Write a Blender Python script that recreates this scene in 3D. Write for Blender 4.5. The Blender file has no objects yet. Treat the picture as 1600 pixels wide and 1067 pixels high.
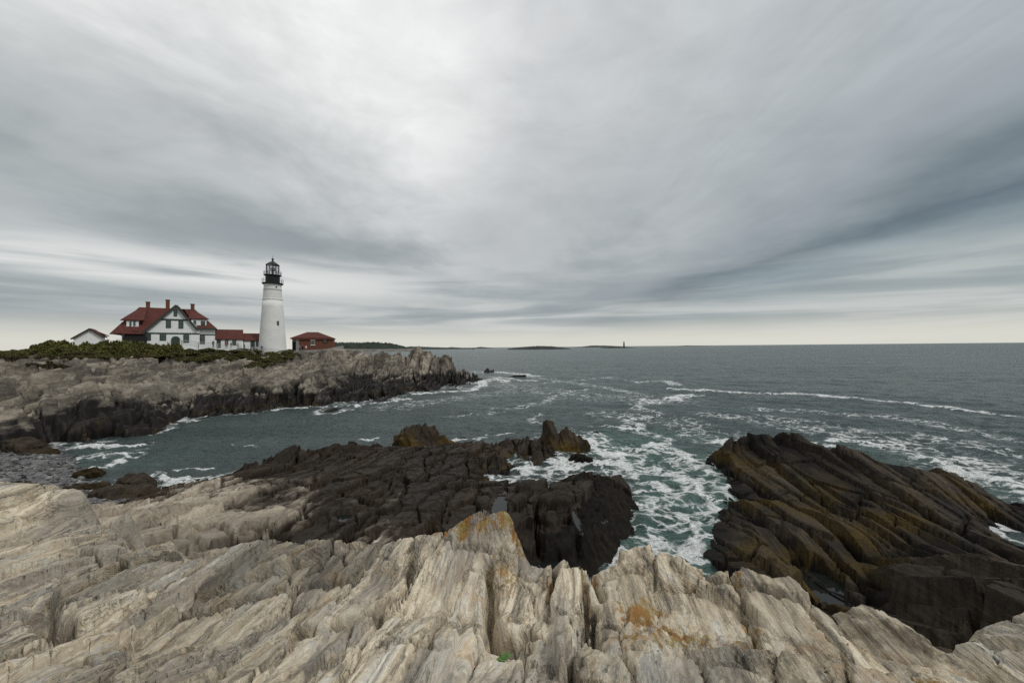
import bpy, bmesh, math, random
import numpy as np
from mathutils import Vector, Matrix
random.seed(7); RNG = np.random.default_rng(7)
scene = bpy.context.scene
COL = scene.collection
R = math.radians

# ------------------------------------------------------------------ camera
F = 578.0                       # focal length in photograph pixels (13 mm on 36 mm)
CAM = np.array([0.0, 0.0, 10.0])
PITCH, ROLL = R(0.88), R(0.53)
f_ = np.array([0, math.cos(PITCH), math.sin(PITCH)])
u0 = np.array([0, -math.sin(PITCH), math.cos(PITCH)])
r0 = np.array([1.0, 0, 0])
# roll: the right end of the horizon rises in the picture
r_ = math.cos(ROLL)*r0 - math.sin(ROLL)*u0
u_ = math.cos(ROLL)*u0 + math.sin(ROLL)*r0

def ray(px, py):
    d = f_*F + r_*(px-800.0) - u_*(py-533.5)
    return d/d[1]
def Q(px, py, Y):               # point at depth Y
    return CAM + ray(px, py)*Y
def P(px, py, z=0.0):           # point at height z
    d = ray(px, py)
    return CAM + d*((z-CAM[2])/d[2])
def proj(p):
    d = np.asarray(p)-CAM
    w = d@f_
    return 800+F*(d@r_)/w, 533.5-F*(d@u_)/w

cam_d = bpy.data.cameras.new('camera'); cam = bpy.data.objects.new('camera', cam_d); COL.objects.link(cam)
cam_d.sensor_width = 36.0; cam_d.lens = F/1600*36; cam_d.clip_start = 0.05; cam_d.clip_end = 90000
M = Matrix(((r_[0], u_[0], -f_[0], CAM[0]), (r_[1], u_[1], -f_[1], CAM[1]), (r_[2], u_[2], -f_[2], CAM[2]), (0, 0, 0, 1)))
cam.matrix_world = M
scene.camera = cam

# ------------------------------------------------------------------ noise
def _hash(ix, iy, seed):
    h = (ix.astype(np.int64)*374761393 + iy.astype(np.int64)*668265263 + seed*1274126177) & 0xFFFFFFFF
    h = ((h ^ (h >> 13))*1274126177) & 0xFFFFFFFF
    h = h ^ (h >> 16)
    return h
def _h01(ix, iy, seed): return (_hash(ix, iy, seed) & 0xFFFFFF)/float(0xFFFFFF)
def perlin(x, y, seed=0):
    ix = np.floor(x); iy = np.floor(y); fx = x-ix; fy = y-iy
    ux = fx*fx*fx*(fx*(fx*6-15)+10); uy = fy*fy*fy*(fy*(fy*6-15)+10)
    def g(dx, dy):
        a = _h01(ix+dx, iy+dy, seed)*2*math.pi
        return np.cos(a)*(fx-dx)+np.sin(a)*(fy-dy)
    n0 = g(0, 0)*(1-ux)+g(1, 0)*ux
    n1 = g(0, 1)*(1-ux)+g(1, 1)*ux
    return (n0*(1-uy)+n1*uy)*1.5
def fbm(x, y, seed=0, octv=4, gain=.5):
    s = 0; a = 1.0
    for i in range(octv):
        s = s+a*perlin(x, y, seed+i*17); x = x*2.03+3.1; y = y*2.03+1.7; a *= gain
    return s
def ridged(x, y, seed=0, octv=4, gain=.5):
    s = 0; a = 1.0
    for i in range(octv):
        s = s+a*(1-2*np.abs(perlin(x, y, seed+i*13))); x = x*2.07+1.3; y = y*1.9+2.9; a *= gain
    return s
def cells(x, y, seed=0, jit=.85):
    ix = np.floor(x); iy = np.floor(y)
    d1 = np.full(x.shape, 9e9); d2 = np.full(x.shape, 9e9)
    cx = np.zeros(x.shape); cy = np.zeros(x.shape); ci = np.zeros(x.shape); cj = np.zeros(x.shape)
    for dx in (-1, 0, 1):
        for dy in (-1, 0, 1):
            gx = ix+dx; gy = iy+dy
            px = gx+.5+(_h01(gx, gy, seed)-.5)*jit; py = gy+.5+(_h01(gx, gy, seed+5)-.5)*jit
            d = np.hypot(px-x, py-y)
            n = d < d1
            d2 = np.where(n, d1, np.minimum(d2, d))
            d1 = np.where(n, d, d1); cx = np.where(n, px, cx); cy = np.where(n, py, cy)
            ci = np.where(n, gx, ci); cj = np.where(n, gy, cj)
    return d1, d2, cx, cy, ci, cj
def sstep(a, b, x):
    t = np.clip((x-a)/(b-a), 0, 1); return t*t*(3-2*t)

STRIKE = 0.09
def bricks(a, b, wa, wb, seed):
    t = a/wa; t = t+.42*perlin(t*.55, t*0+.37, seed+9)
    row = np.floor(t); fr = t-row
    h1 = _h01(row, row*0+7, seed)
    s = b/wb*(.65+.8*h1)+h1*17.3; s = s+.3*perlin(s*.7, row*3.3+.21, seed+8)
    col = np.floor(s); fs = s-col
    e = np.minimum(np.minimum(fr, 1-fr)*wa, np.minimum(fs, 1-fs)*wb)
    return row, col, fr-.5, fs-.5, e
def strata(x, y, levels, seed, lam=None, rough=None, warp=.35, chips=None, strike=STRIKE):
    """layered, jointed bedrock: tilted blocks in several sizes, lying along the strike"""
    a0 = x-strike*y; b0 = y+strike*x
    dz = np.zeros(x.shape); tone = np.zeros(x.shape)
    for i, L in enumerate(levels):
        kd, wa, wb, amp, ta, tb, cd, cw = L
        sd = seed+i*101
        a = a0+wa*warp*fbm(x/wb*1.1, y/wb*1.1, seed+i*31, 3, .5)+.12*wa*warp*perlin(x/wa*4, y/wa*4, seed+i*31+5)
        b = b0+wb*.15*fbm(x/wa*.4, y/wa*.4, seed+i*31+7, 3, .5)
        if kd == 'b':
            row, col, la, lb, e = bricks(a, b, wa, wb, sd)
        else:
            d1, d2, cx, cy, row, col = cells(a/wa, b/wb, sd); la = a/wa-cx; lb = b/wb-cy; e = (d2-d1)*wa*.5
        r1 = _h01(row, col, sd+3); r2 = _h01(row, col, sd+4); r3 = _h01(row, col, sd+6)
        m = .45+.75*sstep(-.3, .3, perlin(x/wb*.45+i*3.7, y/wb*.45, seed+i*13+2))
        dz += m*(amp*(r1*2-1)+la*wa*(ta*(.2+1.6*r2))+lb*wb*tb*(r3*2-1))
        dz -= m*cd*(1-sstep(cw*.55, cw, e+.55*cw*perlin(x/cw*.4, y/cw*.4, sd+11)+.5*cw*perlin(x/wb*1.5, y/wb*1.5, sd+12)))*(.35+1.0*r2)
        tone += (r3-.5)*(.6**i)
    if chips:
        w, amp = chips
        d1, d2, cx, cy, ci, cj = cells((a0+.4*w*perlin(x/w, y/w, seed+61))/w, b0/(w*1.9), seed+60)
        dz -= amp*sstep(.62, .66, _h01(ci, cj, seed+62))*(.4+.6*_h01(ci, cj, seed+63))
    if lam:
        for wa, wb, amp in lam:
            q = fbm(x/wb, y/wb, seed+77, 2)
            dz -= amp*ridged((a0+wa*.8*q)/wa, b0/wb, seed+55, 4, .6)
    if rough:
        w, amp = rough
        dz += amp*fbm(x/w, y/w, seed+91, 5, .6)
    return dz, tone

# ------------------------------------------------------------------ smooth base from measured points
class Base:
    def __init__(self, pts, c=.5, reg=.05):
        p = np.array(pts, float); self.c = c
        xy = p[:, :2]; n = len(p)
        K = self.k(xy[:, None, :]-xy[None, :, :]) + np.eye(n)*reg
        A = np.zeros((n+3, n+3)); A[:n, :n] = K; A[:n, n] = 1; A[:n, n+1:] = xy
        A[n, :n] = 1; A[n+1:, :n] = xy.T
        s = np.linalg.solve(A, np.concatenate([p[:, 2], [0, 0, 0]]))
        self.w = s[:n]; self.l = s[n:]; self.xy = xy
    def k(self, d): return -np.sqrt((d**2).sum(-1)+self.c**2)
    def __call__(self, x, y):
        sh = x.shape; x = x.ravel(); y = y.ravel(); out = self.l[0]+self.l[1]*x+self.l[2]*y
        for i in range(len(self.w)):
            out = out-self.w[i]*np.sqrt((x-self.xy[i, 0])**2+(y-self.xy[i, 1])**2+self.c**2)
        return out.reshape(sh)

def facet(fn, x, y, wa, wb, seed, strike, lim, warp=.15):
    '''piecewise planar version of a height function: each fracture block gets the plane through its own middle'''
    n2 = 1+strike*strike
    a = (x-strike*y); b = (y+strike*x)
    a = a+wa*warp*fbm(x/wb, y/wb, seed+1, 3); b = b+wb*warp*.6*fbm(x/wa*.6, y/wa*.6, seed+2, 3)
    d1, d2, cx, cy, ci, cj = cells(a/wa, b/wb, seed)
    key = ci*100003+cj
    u, first, inv = np.unique(key.ravel(), return_index=True, return_inverse=True)
    ca, cb = cx.ravel()[first]*wa, cy.ravel()[first]*wb
    xc, yc = (ca+strike*cb)/n2, (cb-strike*ca)/n2
    e = min(wa, wb)*.45
    z0 = fn(xc, yc); gx = (fn(xc+e, yc)-fn(xc-e, yc))/(2*e); gy = (fn(xc, yc+e)-fn(xc, yc-e))/(2*e)
    ac, bc = a, b
    xl, yl = (ac+strike*bc)/n2, (bc-strike*ac)/n2
    zp = z0[inv].reshape(x.shape)+gx[inv].reshape(x.shape)*(xl-xc[inv].reshape(x.shape))+gy[inv].reshape(x.shape)*(yl-yc[inv].reshape(x.shape))
    zb = fn(x, y)
    return zb+np.clip(zp-zb, -lim, lim), zb

def seg_dist(x, y, poly):
    best = np.full(x.shape, 9e9); side = np.zeros(x.shape)
    for (x0, y0), (x1, y1) in zip(poly[:-1], poly[1:]):
        dx, dy = x1-x0, y1-y0; L = dx*dx+dy*dy+1e-9
        t = np.clip(((x-x0)*dx+(y-y0)*dy)/L, 0, 1)
        d = np.hypot(x-(x0+t*dx), y-(y0+t*dy))
        m = d < best
        best = np.where(m, d, best); side = np.where(m, np.sign((x-x0)*dy-(y-y0)*dx), side)
    return best, side
def in_poly(x, y, poly):
    ins = np.zeros(x.shape, bool); n = len(poly)
    for i in range(n):
        x0, y0 = poly[i]; x1, y1 = poly[(i+1) % n]
        c = ((y0 > y) != (y1 > y)) & (x < (x1-x0)*(y-y0)/((y1-y0)+1e-12)+x0)
        ins ^= c
    return ins

# ------------------------------------------------------------------ objects
def tag(o, label=None, cat=None, group=None, kind=None):
    if label: o['label'] = label
    if cat: o['category'] = cat
    if group: o['group'] = group
    if kind: o['kind'] = kind
    return o
def np_mesh(name, V, Fq, mat=None, attrs=None, smooth=True, origin=None, parent=None):
    me = bpy.data.meshes.new(name)
    V = np.asarray(V, np.float64); Fq = np.asarray(Fq, np.int32); k = Fq.shape[1]
    org = np.zeros(3) if origin is None else np.asarray(origin, float)
    me.vertices.add(len(V)); me.vertices.foreach_set('co', (V-org).astype(np.float32).ravel())
    me.loops.add(Fq.size); me.loops.foreach_set('vertex_index', Fq.ravel())
    me.polygons.add(len(Fq)); me.polygons.foreach_set('loop_start', np.arange(0, Fq.size, k, dtype=np.int32))
    me.polygons.foreach_set('use_smooth', np.full(len(Fq), smooth))
    if attrs:
        for an, av in attrs.items():
            a = me.attributes.new(an, 'FLOAT', 'POINT'); a.data.foreach_set('value', np.asarray(av, np.float32))
    me.update(calc_edges=True); me.validate()
    if mat: me.materials.append(mat)
    o = bpy.data.objects.new(name, me); COL.objects.link(o); o.location = org
    if parent: o.parent = parent
    return o
def grid_faces(ny, nx):
    i = np.arange(ny*nx).reshape(ny, nx)
    return np.stack([i[:-1, :-1], i[:-1, 1:], i[1:, 1:], i[1:, :-1]], -1).reshape(-1, 4)
def sub_mesh(name, V, Fq, keep, mat, attrs, **kw):
    Fk = Fq[keep]
    u, inv = np.unique(Fk, return_inverse=True)
    return np_mesh(name, V[u], inv.reshape(Fk.shape), mat, {k: v[u] for k, v in attrs.items()}, **kw)
def empty(name, loc, rz=0, label=None, cat=None, group=None):
    o = bpy.data.objects.new(name, None); COL.objects.link(o); o.location = loc; o.rotation_euler = (0, 0, rz)
    o.empty_display_size = .3
    return tag(o, label, cat, group)
class MB:
    def __init__(s): s.v = []; s.f = []
    def add(s, vs, fs):
        n = len(s.v); s.v += [tuple(v) for v in vs]; s.f += [tuple(i+n for i in f) for f in fs]; return s
    def box(s, x0, x1, y0, y1, z0, z1):
        return s.add([(x0, y0, z0), (x1, y0, z0), (x1, y1, z0), (x0, y1, z0), (x0, y0, z1), (x1, y0, z1), (x1, y1, z1), (x0, y1, z1)],
                     [(0, 3, 2, 1), (4, 5, 6, 7), (0, 1, 5, 4), (1, 2, 6, 5), (2, 3, 7, 6), (3, 0, 4, 7)])
    def bar(s, p, q, w, h=None):
        p = Vector(p); q = Vector(q); d = (q-p).normalized(); h = h or w
        up = Vector((0, 0, 1)) if abs(d.z) < .95 else Vector((0, 1, 0))
        a = d.cross(up).normalized()*w/2; b = a.cross(d).normalized()*h/2
        vs = [p-a-b, p+a-b, p+a+b, p-a+b, q-a-b, q+a-b, q+a+b, q-a+b]
        return s.add(vs, [(0, 1, 2, 3), (7, 6, 5, 4), (0, 4, 5, 1), (1, 5, 6, 2), (2, 6, 7, 3), (3, 7, 4, 0)])
    def lathe(s, prof, n=48, c=(0, 0), cap=True):
        vs = []; fs = []
        for r, z in prof:
            for i in range(n):
                t = 2*math.pi*i/n; vs.append((c[0]+r*math.cos(t), c[1]+r*math.sin(t), z))
        for k in range(len(prof)-1):
            for i in range(n):
                j = (i+1) % n; fs.append((k*n+i, k*n+j, (k+1)*n+j, (k+1)*n+i))
        if cap:
            fs.append(tuple(range(n))[::-1]); fs.append(tuple((len(prof)-1)*n+i for i in range(n)))
        return s.add(vs, fs)
    def slab(s, poly, t):     # planar polygon with thickness t along its normal (downwards)
        poly = [Vector(p) for p in poly]; n = Vector((0, 0, 0))
        for i in range(len(poly)):
            a, b = poly[i], poly[(i+1) % len(poly)]; n += a.cross(b)
        n.normalize()
        k = len(poly); vs = poly+[p-n*t for p in poly]
        fs = [tuple(range(k)), tuple(range(2*k-1, k-1, -1))]+[(i, i+k, (i+1) % k+k, (i+1) % k) for i in range(k)]
        return s.add(vs, fs)
    def build(s, name, mat, parent=None, smooth=False, loc=None):
        me = bpy.data.meshes.new(name); me.from_pydata([tuple(v) for v in s.v], [], s.f); me.validate(); me.update()
        if smooth:
            for p in me.polygons: p.use_smooth = True
        me.materials.append(mat)
        o = bpy.data.objects.new(name, me); COL.objects.link(o)
        if parent: o.parent = parent
        if loc: o.location = loc
        return o
# ------------------------------------------------------------------ materials
class NT:
    def __init__(s, name):
        s.m = bpy.data.materials.new(name); s.m.use_nodes = True; s.t = s.m.node_tree; s.t.nodes.clear()
        s.out = s.n('ShaderNodeOutputMaterial')
    def n(s, typ, **kw):
        x = s.t.nodes.new(typ)
        for k, v in kw.items(): setattr(x, k, v)
        return x
    def l(s, a, b): s.t.links.new(a, b)
    def val(s, sock, v):
        if hasattr(v, 'links'): s.l(v, sock)
        elif isinstance(v, (tuple, list)) and sock.type == 'RGBA' and len(v) == 3: sock.default_value = (*v, 1)
        else: sock.default_value = v
    def math(s, op, a, b=0.0, clamp=False):
        x = s.n('ShaderNodeMath', operation=op, use_clamp=clamp); s.val(x.inputs[0], a); s.val(x.inputs[1], b); return x.outputs[0]
    def mix(s, fac, a, b, blend='MIX'):
        x = s.n('ShaderNodeMix', data_type='RGBA', blend_type=blend); s.val(x.inputs[0], fac); s.val(x.inputs[6], a); s.val(x.inputs[7], b); return x.outputs[2]
    def ss(s, x, a, b):
        m = s.n('ShaderNodeMapRange', interpolation_type='SMOOTHSTEP'); s.val(m.inputs[0], x); m.inputs[1].default_value = a; m.inputs[2].default_value = b
        m.inputs[3].default_value = 0; m.inputs[4].default_value = 1; return m.outputs[0]
    def noise(s, vec, scale=1., detail=4., rough=.55, dist=0., out=0):
        x = s.n('ShaderNodeTexNoise'); s.l(vec, x.inputs['Vector']); x.inputs['Scale'].default_value = scale
        x.inputs['Detail'].default_value = detail; x.inputs['Roughness'].default_value = rough; x.inputs['Distortion'].default_value = dist
        return x.outputs[out]
    def mapping(s, vec, scale=(1, 1, 1), rot=(0, 0, 0), loc=(0, 0, 0)):
        x = s.n('ShaderNodeMapping'); s.l(vec, x.inputs[0]); x.inputs['Location'].default_value = loc
        x.inputs['Rotation'].default_value = rot; x.inputs['Scale'].default_value = scale; return x.outputs[0]
    def ramp(s, fac, stops):
        x = s.n('ShaderNodeValToRGB'); s.val(x.inputs[0], fac); e = x.color_ramp.elements
        e[0].position, e[0].color = stops[0][0], (*stops[0][1], 1); e[1].position, e[1].color = stops[-1][0], (*stops[-1][1], 1)
        for p, c in stops[1:-1]:
            k = e.new(p); k.color = (*c, 1)
        return x.outputs[0]
    def attr(s, name):
        x = s.n('ShaderNodeAttribute'); x.attribute_name = name; return x.outputs['Fac']
    def bump(s, h, strength=.5, dist=.02, normal=None):
        x = s.n('ShaderNodeBump'); s.l(h, x.inputs['Height']); x.inputs['Strength'].default_value = strength; x.inputs['Distance'].default_value = dist
        if normal: s.l(normal, x.inputs['Normal'])
        return x.outputs[0]
    def bsdf(s, col, rough, normal=None, spec=.5, **kw):
        x = s.n('ShaderNodeBsdfPrincipled'); s.val(x.inputs['Base Color'], col); s.val(x.inputs['Roughness'], rough); s.val(x.inputs['Specular IOR Level'], spec)
        for k, v in kw.items(): s.val(x.inputs[k], v)
        if normal: s.l(normal, x.inputs['Normal'])
        s.l(x.outputs[0], s.out.inputs[0]); return x

def paint(name, col, rough=.6, var=.12, scale=3., spec=.4, bump=0.0):
    t = NT(name); p = t.n('ShaderNodeTexCoord').outputs['Object']
    n = t.noise(p, scale, 5, .6)
    f = t.ss(n, .3, .75)
    c = t.mix(f, tuple(v*(1-var) for v in col), tuple(min(1, v*(1+var)) for v in col))
    t.bsdf(c, rough, t.bump(t.noise(p, scale*8, 3), bump, .02) if bump else None, spec)
    return t.m

def rock_mat(name, pale, s=1.0, zones=None, lichen=False, dark=(.030, .026, .022), algae=(.075, .052, .016), tonek=.8, wet_rough=.42, stain=None, bumpd=.02, dip=38, patch=None, strk=5):
    """foliated bedrock. s: streak size; zones: (z_algae, z_dark, z_pale, spread) tide zonation by height"""
    t = NT(name)
    pos = t.n('ShaderNodeNewGeometry').outputs['Position']
    sep = t.n('ShaderNodeSeparateXYZ'); t.l(pos, sep.inputs[0]); z = sep.outputs[2]
    big = t.noise(pos, .9/s, 3, .5)
    # streaks along the strike: fine across, long along; planes dip, so height shifts them
    pr = t.mapping(pos, (1, 1, 1), (0, R(dip), R(strk)))
    m1 = t.mapping(pr, (9/s, .7/s, 2.2/s))
    st = t.noise(m1, 1.0, 7, .66, .12)
    m2 = t.mapping(pr, (40/s, 2.2/s, 9/s))
    st2 = t.noise(m2, 1.0, 5, .64, .08)
    gr = t.noise(pos, 38/s, 5, .65)
    c = t.ramp(st, pale)
    c = t.mix(t.math('MULTIPLY', t.ss(st2, .54, .63), .62), c, tuple(v*.40 for v in pale[len(pale)//2][1]))
    pt = t.noise(t.mapping(pr, (22/s, .8/s, 5/s), (0, 0, 0), (3, 7, 1)), 1.0, 5, .6, .15)
    part = t.math('SUBTRACT', 1.0, t.ss(t.math('ABSOLUTE', t.math('SUBTRACT', pt, .5)), .0, .022))
    part = t.math('MULTIPLY', part, t.ss(t.noise(pos, 1.6/s, 3, .5), .45, .6))
    c = t.mix(t.math('MULTIPLY', t.ss(gr, .5, .78), .35), c, tuple(min(1, v*1.35) for v in pale[-1][1]))
    if stain:
        c = t.mix(t.math('MULTIPLY', t.ss(t.noise(pos, 2.3/s, 5, .6, .5), .52, .72), .6), c, stain)
    if patch: c = t.mix(t.math('MULTIPLY', t.ss(t.noise(t.mapping(pr, (patch[0]*2.2, patch[0]*.6, patch[0]*1.6)), 1.0, 6, .64, .8), .47, .57), patch[1]), c, patch[2])
    tone = t.attr('tone')
    hs = t.n('ShaderNodeHueSaturation'); t.l(c, hs.inputs['Color'])
    t.l(t.math('ADD', t.math('MULTIPLY', t.math('ADD', tone, t.math('SUBTRACT', big, .5)), tonek), 1.0), hs.inputs['Value'])
    hs.inputs['Saturation'].default_value = 1.0
    c = hs.outputs[0]; rough = .86
    if zones:
        za, zd, zp, sp = zones[:4]
        nz = t.math('ADD', z, t.math('MULTIPLY', t.math('SUBTRACT', t.math('ADD', t.noise(pos, .9/s, 8, .68), t.math('MULTIPLY', st, .6)), .8), sp))
        fp = t.ss(nz, zd, zp)                                   # 0 = black zone, 1 = pale
        dk = t.mix(t.ss(st, .35, .7), tuple(v*.55 for v in dark), tuple(v*1.5 for v in dark))
        dk = t.mix(t.ss(tone, -.5, .6), tuple(v*.6 for v in dark), dk)
        c = t.mix(fp, dk, c)
        fa = t.math('MULTIPLY', t.math('SUBTRACT', 1.0, t.ss(nz, za*.6, za*1.5)), t.ss(t.noise(pos, 1.1/s, 4, .6), .40, .62))
        ac = t.mix(t.ss(gr, .35, .7), tuple(v*.35 for v in algae), algae)
        c = t.mix(fa, c, ac)
        if len(zones) > 4: c = t.mix(t.math('SUBTRACT', 1.0, t.ss(nz, zones[4]*.5, zones[4]*1.5)), c, (.010, .0085, .007))
        rough = t.math('ADD', t.math('MULTIPLY', fp, .86-wet_rough), wet_rough)
    if lichen:
        la = t.attr('lichen')
        ln = t.noise(t.mapping(pos, (22, 9, 18)), 1.0, 6, .72, .3)
        lf = t.ss(t.math('ADD', ln, t.math('MULTIPLY', la, .42)), .74, .87)
        lf = t.math('MULTIPLY', lf, t.ss(la, .05, .3))
        lc = t.mix(t.ss(t.noise(pos, 9, 3), .4, .65), (.26, .115, .018), (.24, .175, .045))
        c = t.mix(t.math('MULTIPLY', lf, .85), c, lc)
    h = t.math('ADD', t.math('MULTIPLY', part, -.5), t.math('MULTIPLY', st, .9))
    h = t.math('ADD', h, t.math('ADD', t.math('MULTIPLY', st2, .45), t.math('MULTIPLY', gr, .35)))
    nrm = t.bump(h, .8, bumpd*.45)
    t.bsdf(c, rough, nrm, .16)
    return t.m

PALE = [(.26, (.05, .047, .043)), (.39, (.18, .158, .122)), (.47, (.36, .305, .22)), (.55, (.49, .435, .335)), (.62, (.36, .345, .305)), (.74, (.68, .64, .54))]
TAN = [(.22, (.10, .085, .065)), (.38, (.20, .168, .128)), (.52, (.30, .258, .20)), (.66, (.37, .33, .27)), (.82, (.47, .43, .37))]
BROWN = [(.25, (.012, .0095, .007)), (.42, (.026, .020, .0145)), (.55, (.043, .033, .023)), (.7, (.070, .054, .038)), (.85, (.11, .09, .065))]
GREY = [(.26, (.035, .031, .026)), (.40, (.11, .097, .078)), (.52, (.20, .173, .137)), (.64, (.27, .24, .20)), (.78, (.38, .345, .29))]
M_fore = rock_mat('pale_foliated_rock', PALE, .75, None, True, stain=(.33, .22, .12), tonek=.6, patch=(.9, .5, (.17, .16, .15)), strk=9, bumpd=.06)
M_shelf = rock_mat('shelf_rock', TAN, 3.0, (.5, 2.75, 3.7, 2.4, .3), False, dark=(.029, .020, .0125), algae=(.10, .066, .018), wet_rough=.6)

M_head = rock_mat('headland_rock', GREY, 7.0, (.9, 2.5, 4.2, 10., .6), False, dark=(.018, .0155, .014), algae=(.085, .06, .018), wet_rough=.55, patch=(.30, .6, (.045, .041, .036)), strk=0)
M_out = rock_mat('outcrop_rock', BROWN, 3.0, (1.7, -9, -8, 2.4, .9), False, algae=(.088, .058, .013), wet_rough=.5, dip=-30, patch=(.35, .85, (.012, .011, .011)))
M_weed = rock_mat('weedy_rock', [(.25, (.005, .004, .003)), (.5, (.010, .008, .006)), (.8, (.030, .024, .016))], 1.2, None, False, tonek=.6)
M_brown = rock_mat('brown_rock', BROWN, 2.0, (1.0, -9, -8, 1.0), False, algae=(.045, .032, .012), wet_rough=.55)
M_pebble = rock_mat('pebble_stone', [(.2, (.05, .05, .052)), (.5, (.12, .12, .12)), (.8, (.24, .235, .225))], 1.0, None, tonek=1.2)
# ------------------------------------------------------------------ foreground ledge
def Yp(l): return [tuple(Q(a, b, c)) for a, b, c in l]
def Zp(l): return [tuple(P(a, b, c)) for a, b, c in l]
crestF = [(-160,800,5.4),(-60,788,5.3),(0,779,5.2),(60,777,5.2),(103,775,5.2),(132,771,5.2),(137,796,5.1),(181,797,5.0),(204,805,4.9),
 (216,861,4.35),(239,878,4.25),(258,862,4.3),(275,854,4.3),(289,859,4.3),(312,888,4.1),(330,888,4.05),(350,882,4.0),(394,872,3.9),(434,861,3.85),(457,864,3.8),(501,866,3.7),
 (534,860,3.6),(567,854,3.55),(624,842,3.5),(684,841,3.45),(694,847,3.42),(724,827,3.42),(768,817,3.4),(791,814,3.38),(801,829,3.35),(814,858,3.3),
 (814,887,3.2),(824,897,3.15),(848,904,3.1),(863,892,3.1),(869,898,3.08),(875,882,3.1),(888,881,3.1),(918,898,3.05),(931,882,3.08),(965,869,3.1),(1001,862,3.1),(1025,857,3.1),
 (1055,869,3.06),(1068,880,3.02),(1106,916,2.9),(1128,908,2.92),(1150,893,2.95),(1162,907,2.9),(1202,930,2.82),(1238,930,2.8),(1302,976,2.62),(1342,1014,2.45),(1386,1056,2.25),
 (1410,1066,2.2),(1430,1050,2.25),(1466,1014,2.42),(1526,1001,2.45),(1562,995,2.45),(1600,1001,2.45),(1700,1010,2.4)]
pts = []
for a, b, c in crestF:
    q = Q(a, b, c); pts.append((q[0], q[1], q[2]+(.07 if 740 < a < 803 else .03 if 960 < a < 1056 else 0)))
dn = Yp([(-60,1000,2.9),(0,1067,1.9),(200,1067,1.85),(400,1067,1.8),(600,1067,1.78),(800,1067,1.76),(1000,1067,1.76),(1200,1067,1.8),(1330,1067,1.95),(1500,1067,2.05),(1600,1067,2.05),
 (60,900,3.6),(100,950,2.95),(220,930,3.15),(340,940,2.95),(450,930,2.95),(560,900,3.05),(640,890,3.05),(740,870,3.1),(785,880,3.08),(600,960,2.52),(700,960,2.5),(770,960,2.55),
 (850,960,2.6),(900,930,2.78),(960,920,2.8),(1030,900,2.92),(1060,960,2.55),(1130,960,2.6),(1200,1000,2.42),(1270,1020,2.3),(940,1000,2.3),(860,1000,2.3),(400,1000,2.35),(250,1000,2.45),(120,1010,2.5),
 (0,850,4.3),(75,812,4.75),(111,813,4.8),(116,833,4.55),(60,860,4.2),(150,826,4.85),(148,850,4.7),(206,846,4.8),(140,840,4.45),(186,844,4.45),(152,858,4.3),(180,880,3.9),(100,880,3.95)])
pts += dn
main = list(pts)
for a, b, c in crestF[::2]:                       # the cliff behind the crest
    q = Q(a, b, c); h = np.hypot(q[0], q[1]); e = q[:2]/h
    k = .55 if a > 1400 else 1.0
    for d, dz in ((.22, -.35), (.75, -1.4), (1.9, -3.6)):
        n_ = (q[0]+e[0]*d*k, q[1]+e[1]*d*k, q[2]+dz)
        if all(np.hypot(n_[0]-p_[0], n_[1]-p_[1]) > max(.10, abs(n_[2]-p_[2])/3.6) for p_ in main): pts.append(n_)
pts += [(-1, .9, 8.35), (1, .9, 8.35), (-3, .8, 8.25), (3, .8, 8.3), (-6, 1.5, 8.1), (-6.5, 3.2, 8.0), (4, 1.6, 8.2), (-9, 4, 7.8)]
baseF = Base(pts, .06, .01)
xs = np.arange(-8.4, 4.6, .0135); ys = np.arange(.75, 6.6, .0135)
X, Y = np.meshgrid(xs, ys)
Z, Zb = facet(baseF, X, Y, .60, 1.7, 900, .16, .05)
inside = sstep(0.0, .5, Z-6.9)
d1, tone = strata(X, Y, [('b', 1.7, 3.6, .050, .06, .03, .40, .022), ('c', 1.05, 1.5, .022, .05, .06, .20, .016), ('b', .17, 2.0, .003, .05, .006, .022, .012), ('c', .28, .5, .005, .03, .05, .06, .010)], 11,
                  lam=[(.035, .7, .0026)], rough=(.10, .008), chips=(.10, .014), warp=.14, strike=.16)
Z = Z+d1*(.35+.65*inside)
def pxl(poly, z=8.15): return [tuple(P(a, b, z)[:2]) for a, b in poly]
cracks = [([(64,880),(72,915),(80,935),(97,955)], .05, .30), ([(117,1047),(150,1055),(207,1045),(267,1030),(300,1024),(322,1000)], .022, .12),
 ([(455,1000),(467,994),(500,992),(534,989),(560,977),(577,973),(600,980),(621,985),(667,990),(700,984),(734,980)], .035, .16),
 ([(764,900),(766,930),(768,974),(775,1005),(781,1017),(794,1032),(815,1040)], .035, .16), ([(647,885),(640,910),(634,927),(612,950),(591,975)], .02, .08),
 ([(928,950),(923,975),(921,1000),(931,1034),(941,1067)], .018, .13), ([(812,1010),(834,1017),(860,1022),(888,1026),(911,1027)], .02, .10), ([(931,1010),(955,1012),(978,1017),(1001,1006)], .014, .08),
 ([(916,893),(930,915),(944,938)], .02, .12), ([(1018,862),(1022,880),(1023,910)], .010, .06), ([(1140,905),(1150,925),(1165,955),(1174,980),(1182,1020),(1174,1060)], .014, .09),
 ([(775,1015),(790,1032),(800,1045)], .07, .22), ([(866,892),(866,915),(858,935)], .018, .16), ([(455,925),(448,960),(430,990)], .02, .10), ([(240,905),(225,940),(200,970)], .012, .05),
 ([(600,985),(590,1010),(570,1040),(560,1067)], .018, .09), ([(700,985),(690,1010),(680,1040)], .016, .07), ([(340,925),(370,915),(400,905)], .012, .06), ([(1330,1067),(1390,1064)], .05, .3)]
wx = fbm(X*5, Y*5, 301, 3)*.03; wy = fbm(X*5, Y*5, 311, 3)*.03
for poly, w, dep in cracks:
    d, s = seg_dist(X+wx, Y+wy, pxl(poly))
    Z -= 1.7*dep*np.exp(-(d/(w*1.15))**2)
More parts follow.
